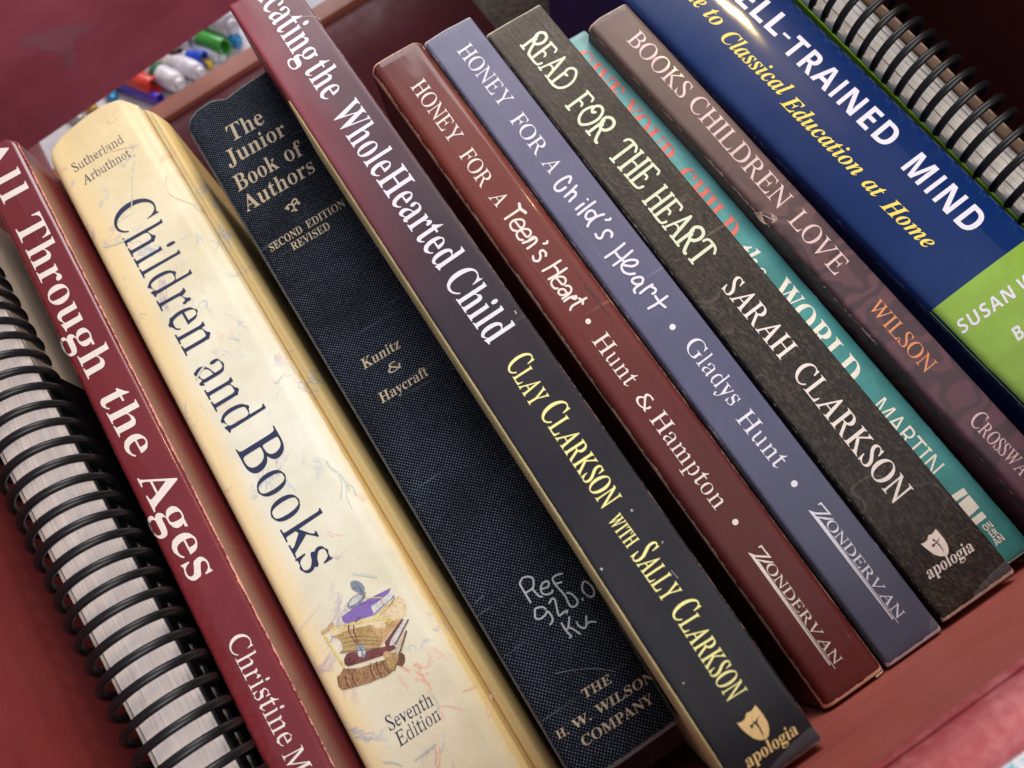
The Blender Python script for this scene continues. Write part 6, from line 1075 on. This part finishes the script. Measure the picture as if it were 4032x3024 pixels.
for s_, a2, b3 in (('Guide',(2606,-104),(2750,40)),('to',(2768,60),(2818,112)),('Classical',(2829,149),(3072,381)),('Education',(3073,410),(3368,701)),('at',(3390,727),(3445,784)),('Home',(3466,815),(3648,985))):
    text(J,'subtitle_lettering',s_,'B',a2,b3,(54,-36),YI,True)
text(J,'author_lettering','SUSAN','S',(3786,1319),(4006,1166),(-26,-46),WHITE,True,squeeze=40); text(J,'author_lettering','WISE','S',(4024,1154),(4180,1046),(-26,-46),WHITE,True,squeeze=40); text(J,'author_lettering','BAUER','S',(4003,1348),(4200,1210),(-26,-46),WHITE,True,squeeze=40)

# ------------------------------------------------------------------ spiral-bound books
M_WIRE = pm('black_plastic_wire', (17,17,19), (10,10,12), .36, 300, .05, spec=.35)
def tab(mb, poly, m=0): mb.face(poly, m)
def spiral(name, label, pl, pr, h, r, cxo, cz, y0, y1, pitch, wire, cover_l, cover_r, page_mat, phase=0, tilt=.35, holes=True, yl=None):
    """pl, pr: photo lines of the left and right page edges; a page block with boards either side, bound by a helix"""
    base = Vector(((line_at(pl,h,0)+line_at(pr,h,0))/2, y0, 0)); e = thing('spiral_book', label, 'spiral-bound book', base, 'spiral-bound books at the ends of the row')
    xa = lambda y: line_at(pl,h,y); xb = lambda y: line_at(pr,h,y)
    # pages as a few uneven gatherings
    mb = MB(); rnd = random.Random(label); gs = [0]; 
    while gs[-1] < 1: gs.append(gs[-1]+rnd.uniform(.05,.14))
    gs[-1] = 1
    for g0, g1 in zip(gs, gs[1:]):
        dz = rnd.uniform(-.0005,.0001); n = len(mb.v)
        for y in (y0, y1):
            a = xa(y)+(xb(y)-xa(y))*g0+.00003; b = xa(y)+(xb(y)-xa(y))*g1-.00003
            mb.v += [Vector((a,y,.004)),Vector((b,y,.004)),Vector((b,y,h+dz)),Vector((a,y,h+dz))]
        mb.f += [tuple(n+i for i in q) for q in ((0,1,2,3),(7,6,5,4),(0,4,5,1),(1,5,6,2),(2,6,7,3),(3,7,4,0))]; mb.m += [0]*6
    mb.build('pages', page_mat, e)
    # boards with a row of punched slots (built as teeth above, sheet below, strip on top)
    def board(name, fx, t, mats, zt, split=None):
        mb = MB(); zs0, zs1 = zt-.0075, zt-.0040
        def bx(ya, yb_, za, zb, m):
            n = len(mb.v); c = []
            for y in (ya, yb_):
                x = fx(y); c += [(x,y,za),(x+t,y,za),(x+t,y,zb),(x,y,zb)]
            mb.v += [Vector(p) for p in c]
            mb.f += [tuple(n+i for i in q) for q in ((0,1,2,3),(7,6,5,4),(0,4,5,1),(1,5,6,2),(2,6,7,3),(3,7,4,0))]; mb.m += [m]*6
        def part(ya, yb_, za, zb):
            if split is None: bx(ya, yb_, za, zb, 0); return
            ym = split
            if yb_ <= ym: bx(ya, yb_, za, zb, 1)
            elif ya >= ym: bx(ya, yb_, za, zb, 0)
            else: bx(ya, ym, za, zb, 1); bx(ym, yb_, za, zb, 0)
        part(y0, y1, .003, zs0); part(y0, y1, zs1, zt)
        y = y0+phase*pitch; 
        while y < y1:
            part(max(y0, y), min(y1, y+pitch*.45), zs0, zs1); y += pitch
        mb.build(name, mats, e)
    if cover_l: board('front_cover', lambda y: xa(y)-.0012, .0007, cover_l[0], h+cover_l[1], yl)
    if cover_r: board('back_cover', lambda y: xb(y)+.0005, .0007, cover_r[0], h+cover_r[1], cover_r[2] if len(cover_r) > 2 else None)
    mb = MB(); pts = []; n = int((y1-y0)/pitch*36)
    for i in range(n+1):
        a = 2*math.pi*i/36; y = y0+pitch*i/36+.0004*math.sin(i*.013)
        c = (xa(y)+xb(y))/2+cxo; rj = r*(1+.045*noise.noise(Vector((i/50, 1, 1)))); y += .0006*noise.noise(Vector((i/60, 7, 2)))
        pts.append((c+rj*math.sin(a), y, h+cz+rj*math.cos(a)))
    mb.tube(pts, wire, 10); mb.build('binding_coil', M_WIRE, e, True)
    return e
M_BEIGE = pm('beige_card', (176,158,140), (150,134,118), .6, 30, .05); M_BLACKC = pm('black_card', (12,12,13), (8,8,9), .35, 60, .05, coat=.3)
M_LCARD = pm('off_white_card', (206,194,186), (184,172,164), .6, 40, .05)
Lh = .176
ysp = P(300,1440,.168).y
spiral('spiral_book','thick spiral-bound book with black coil, the leftmost in the crate, beige and black back cover',
   ((150,2065),(654,3077)), ((418,1999),(918,2980)), Lh, .0118, .0, -.0008, .002, .262, .00627, .00118,
   ([M_LCARD,M_LCARD],-.0006), ([M_BEIGE,M_BLACKC],.0004,ysp), M_PAGES)
M_LIME = pm('lime_card', (134,176,44), (110,150,36), .4, 60, .04, coat=.3)
M_KP = pm('grey_white_page_edges', (248,242,234), (228,220,210), .7, 40, .05, 1500, stretch=(60,1,1))
M_TAUPE = pm('tan_glossy_card', (196,160,130), (160,124,98), .25, 40, .05, coat=.6, crough=.15)
spiral('spiral_book','spiral-bound book with a lime green front cover, at the right end beside the blue hardcover',
   ((3215,36),(4047,861)), ((3417,27),(3813,418)), .163, .0098, .0035, -.001, .002, .262, .00597, .00122,
   ([M_LIME,M_LIME],-.0015), ([M_TAUPE,M_TAUPE],.0035), M_KP, phase=.3)
# strip of clear tape shining at the feet of the dark and lavender paperbacks
M_TAPE, nt, b, L = newmat('clear_tape'); v = coords(nt)
b.inputs['Base Color'].default_value = (.72,.72,.80,1); b.inputs['Roughness'].default_value = .10; b.inputs['Alpha'].default_value = .07
bump(nt, b, ntex(nt, v, 90, 3, .6), .6, .001)
for k_, w_, s0 in ((G,.0030,.4),(Fk,.0036,.80),(D,.0030,.3)):
    V = []; Fc = []; n = 40
    for i in range(n+1):
        s = s0+(1-s0)*i/n; w2 = w_*math.sin(math.pi*min(1, .08+.5*i/n))*(1+.25*noise.noise(Vector((i*.09, w_*900, 0))))
        for t_, zo in ((w2, .0002),(w2*.5, .00028),(.0,.00025),(-.0004,-.0006),(-.0004,-.008)):
            q = k_.surf(s, max(0, t_)/(k_.yt-k_.yb)); V.append((q.x, k_.yb+t_, min(q.z, k_.h)+zo))
    for i in range(n):
        for j in range(4): q = i*5+j; Fc.append((q, q+5, q+6, q+1))
    obj('tape_strip', V, Fc, M_TAPE, k_.e, True)
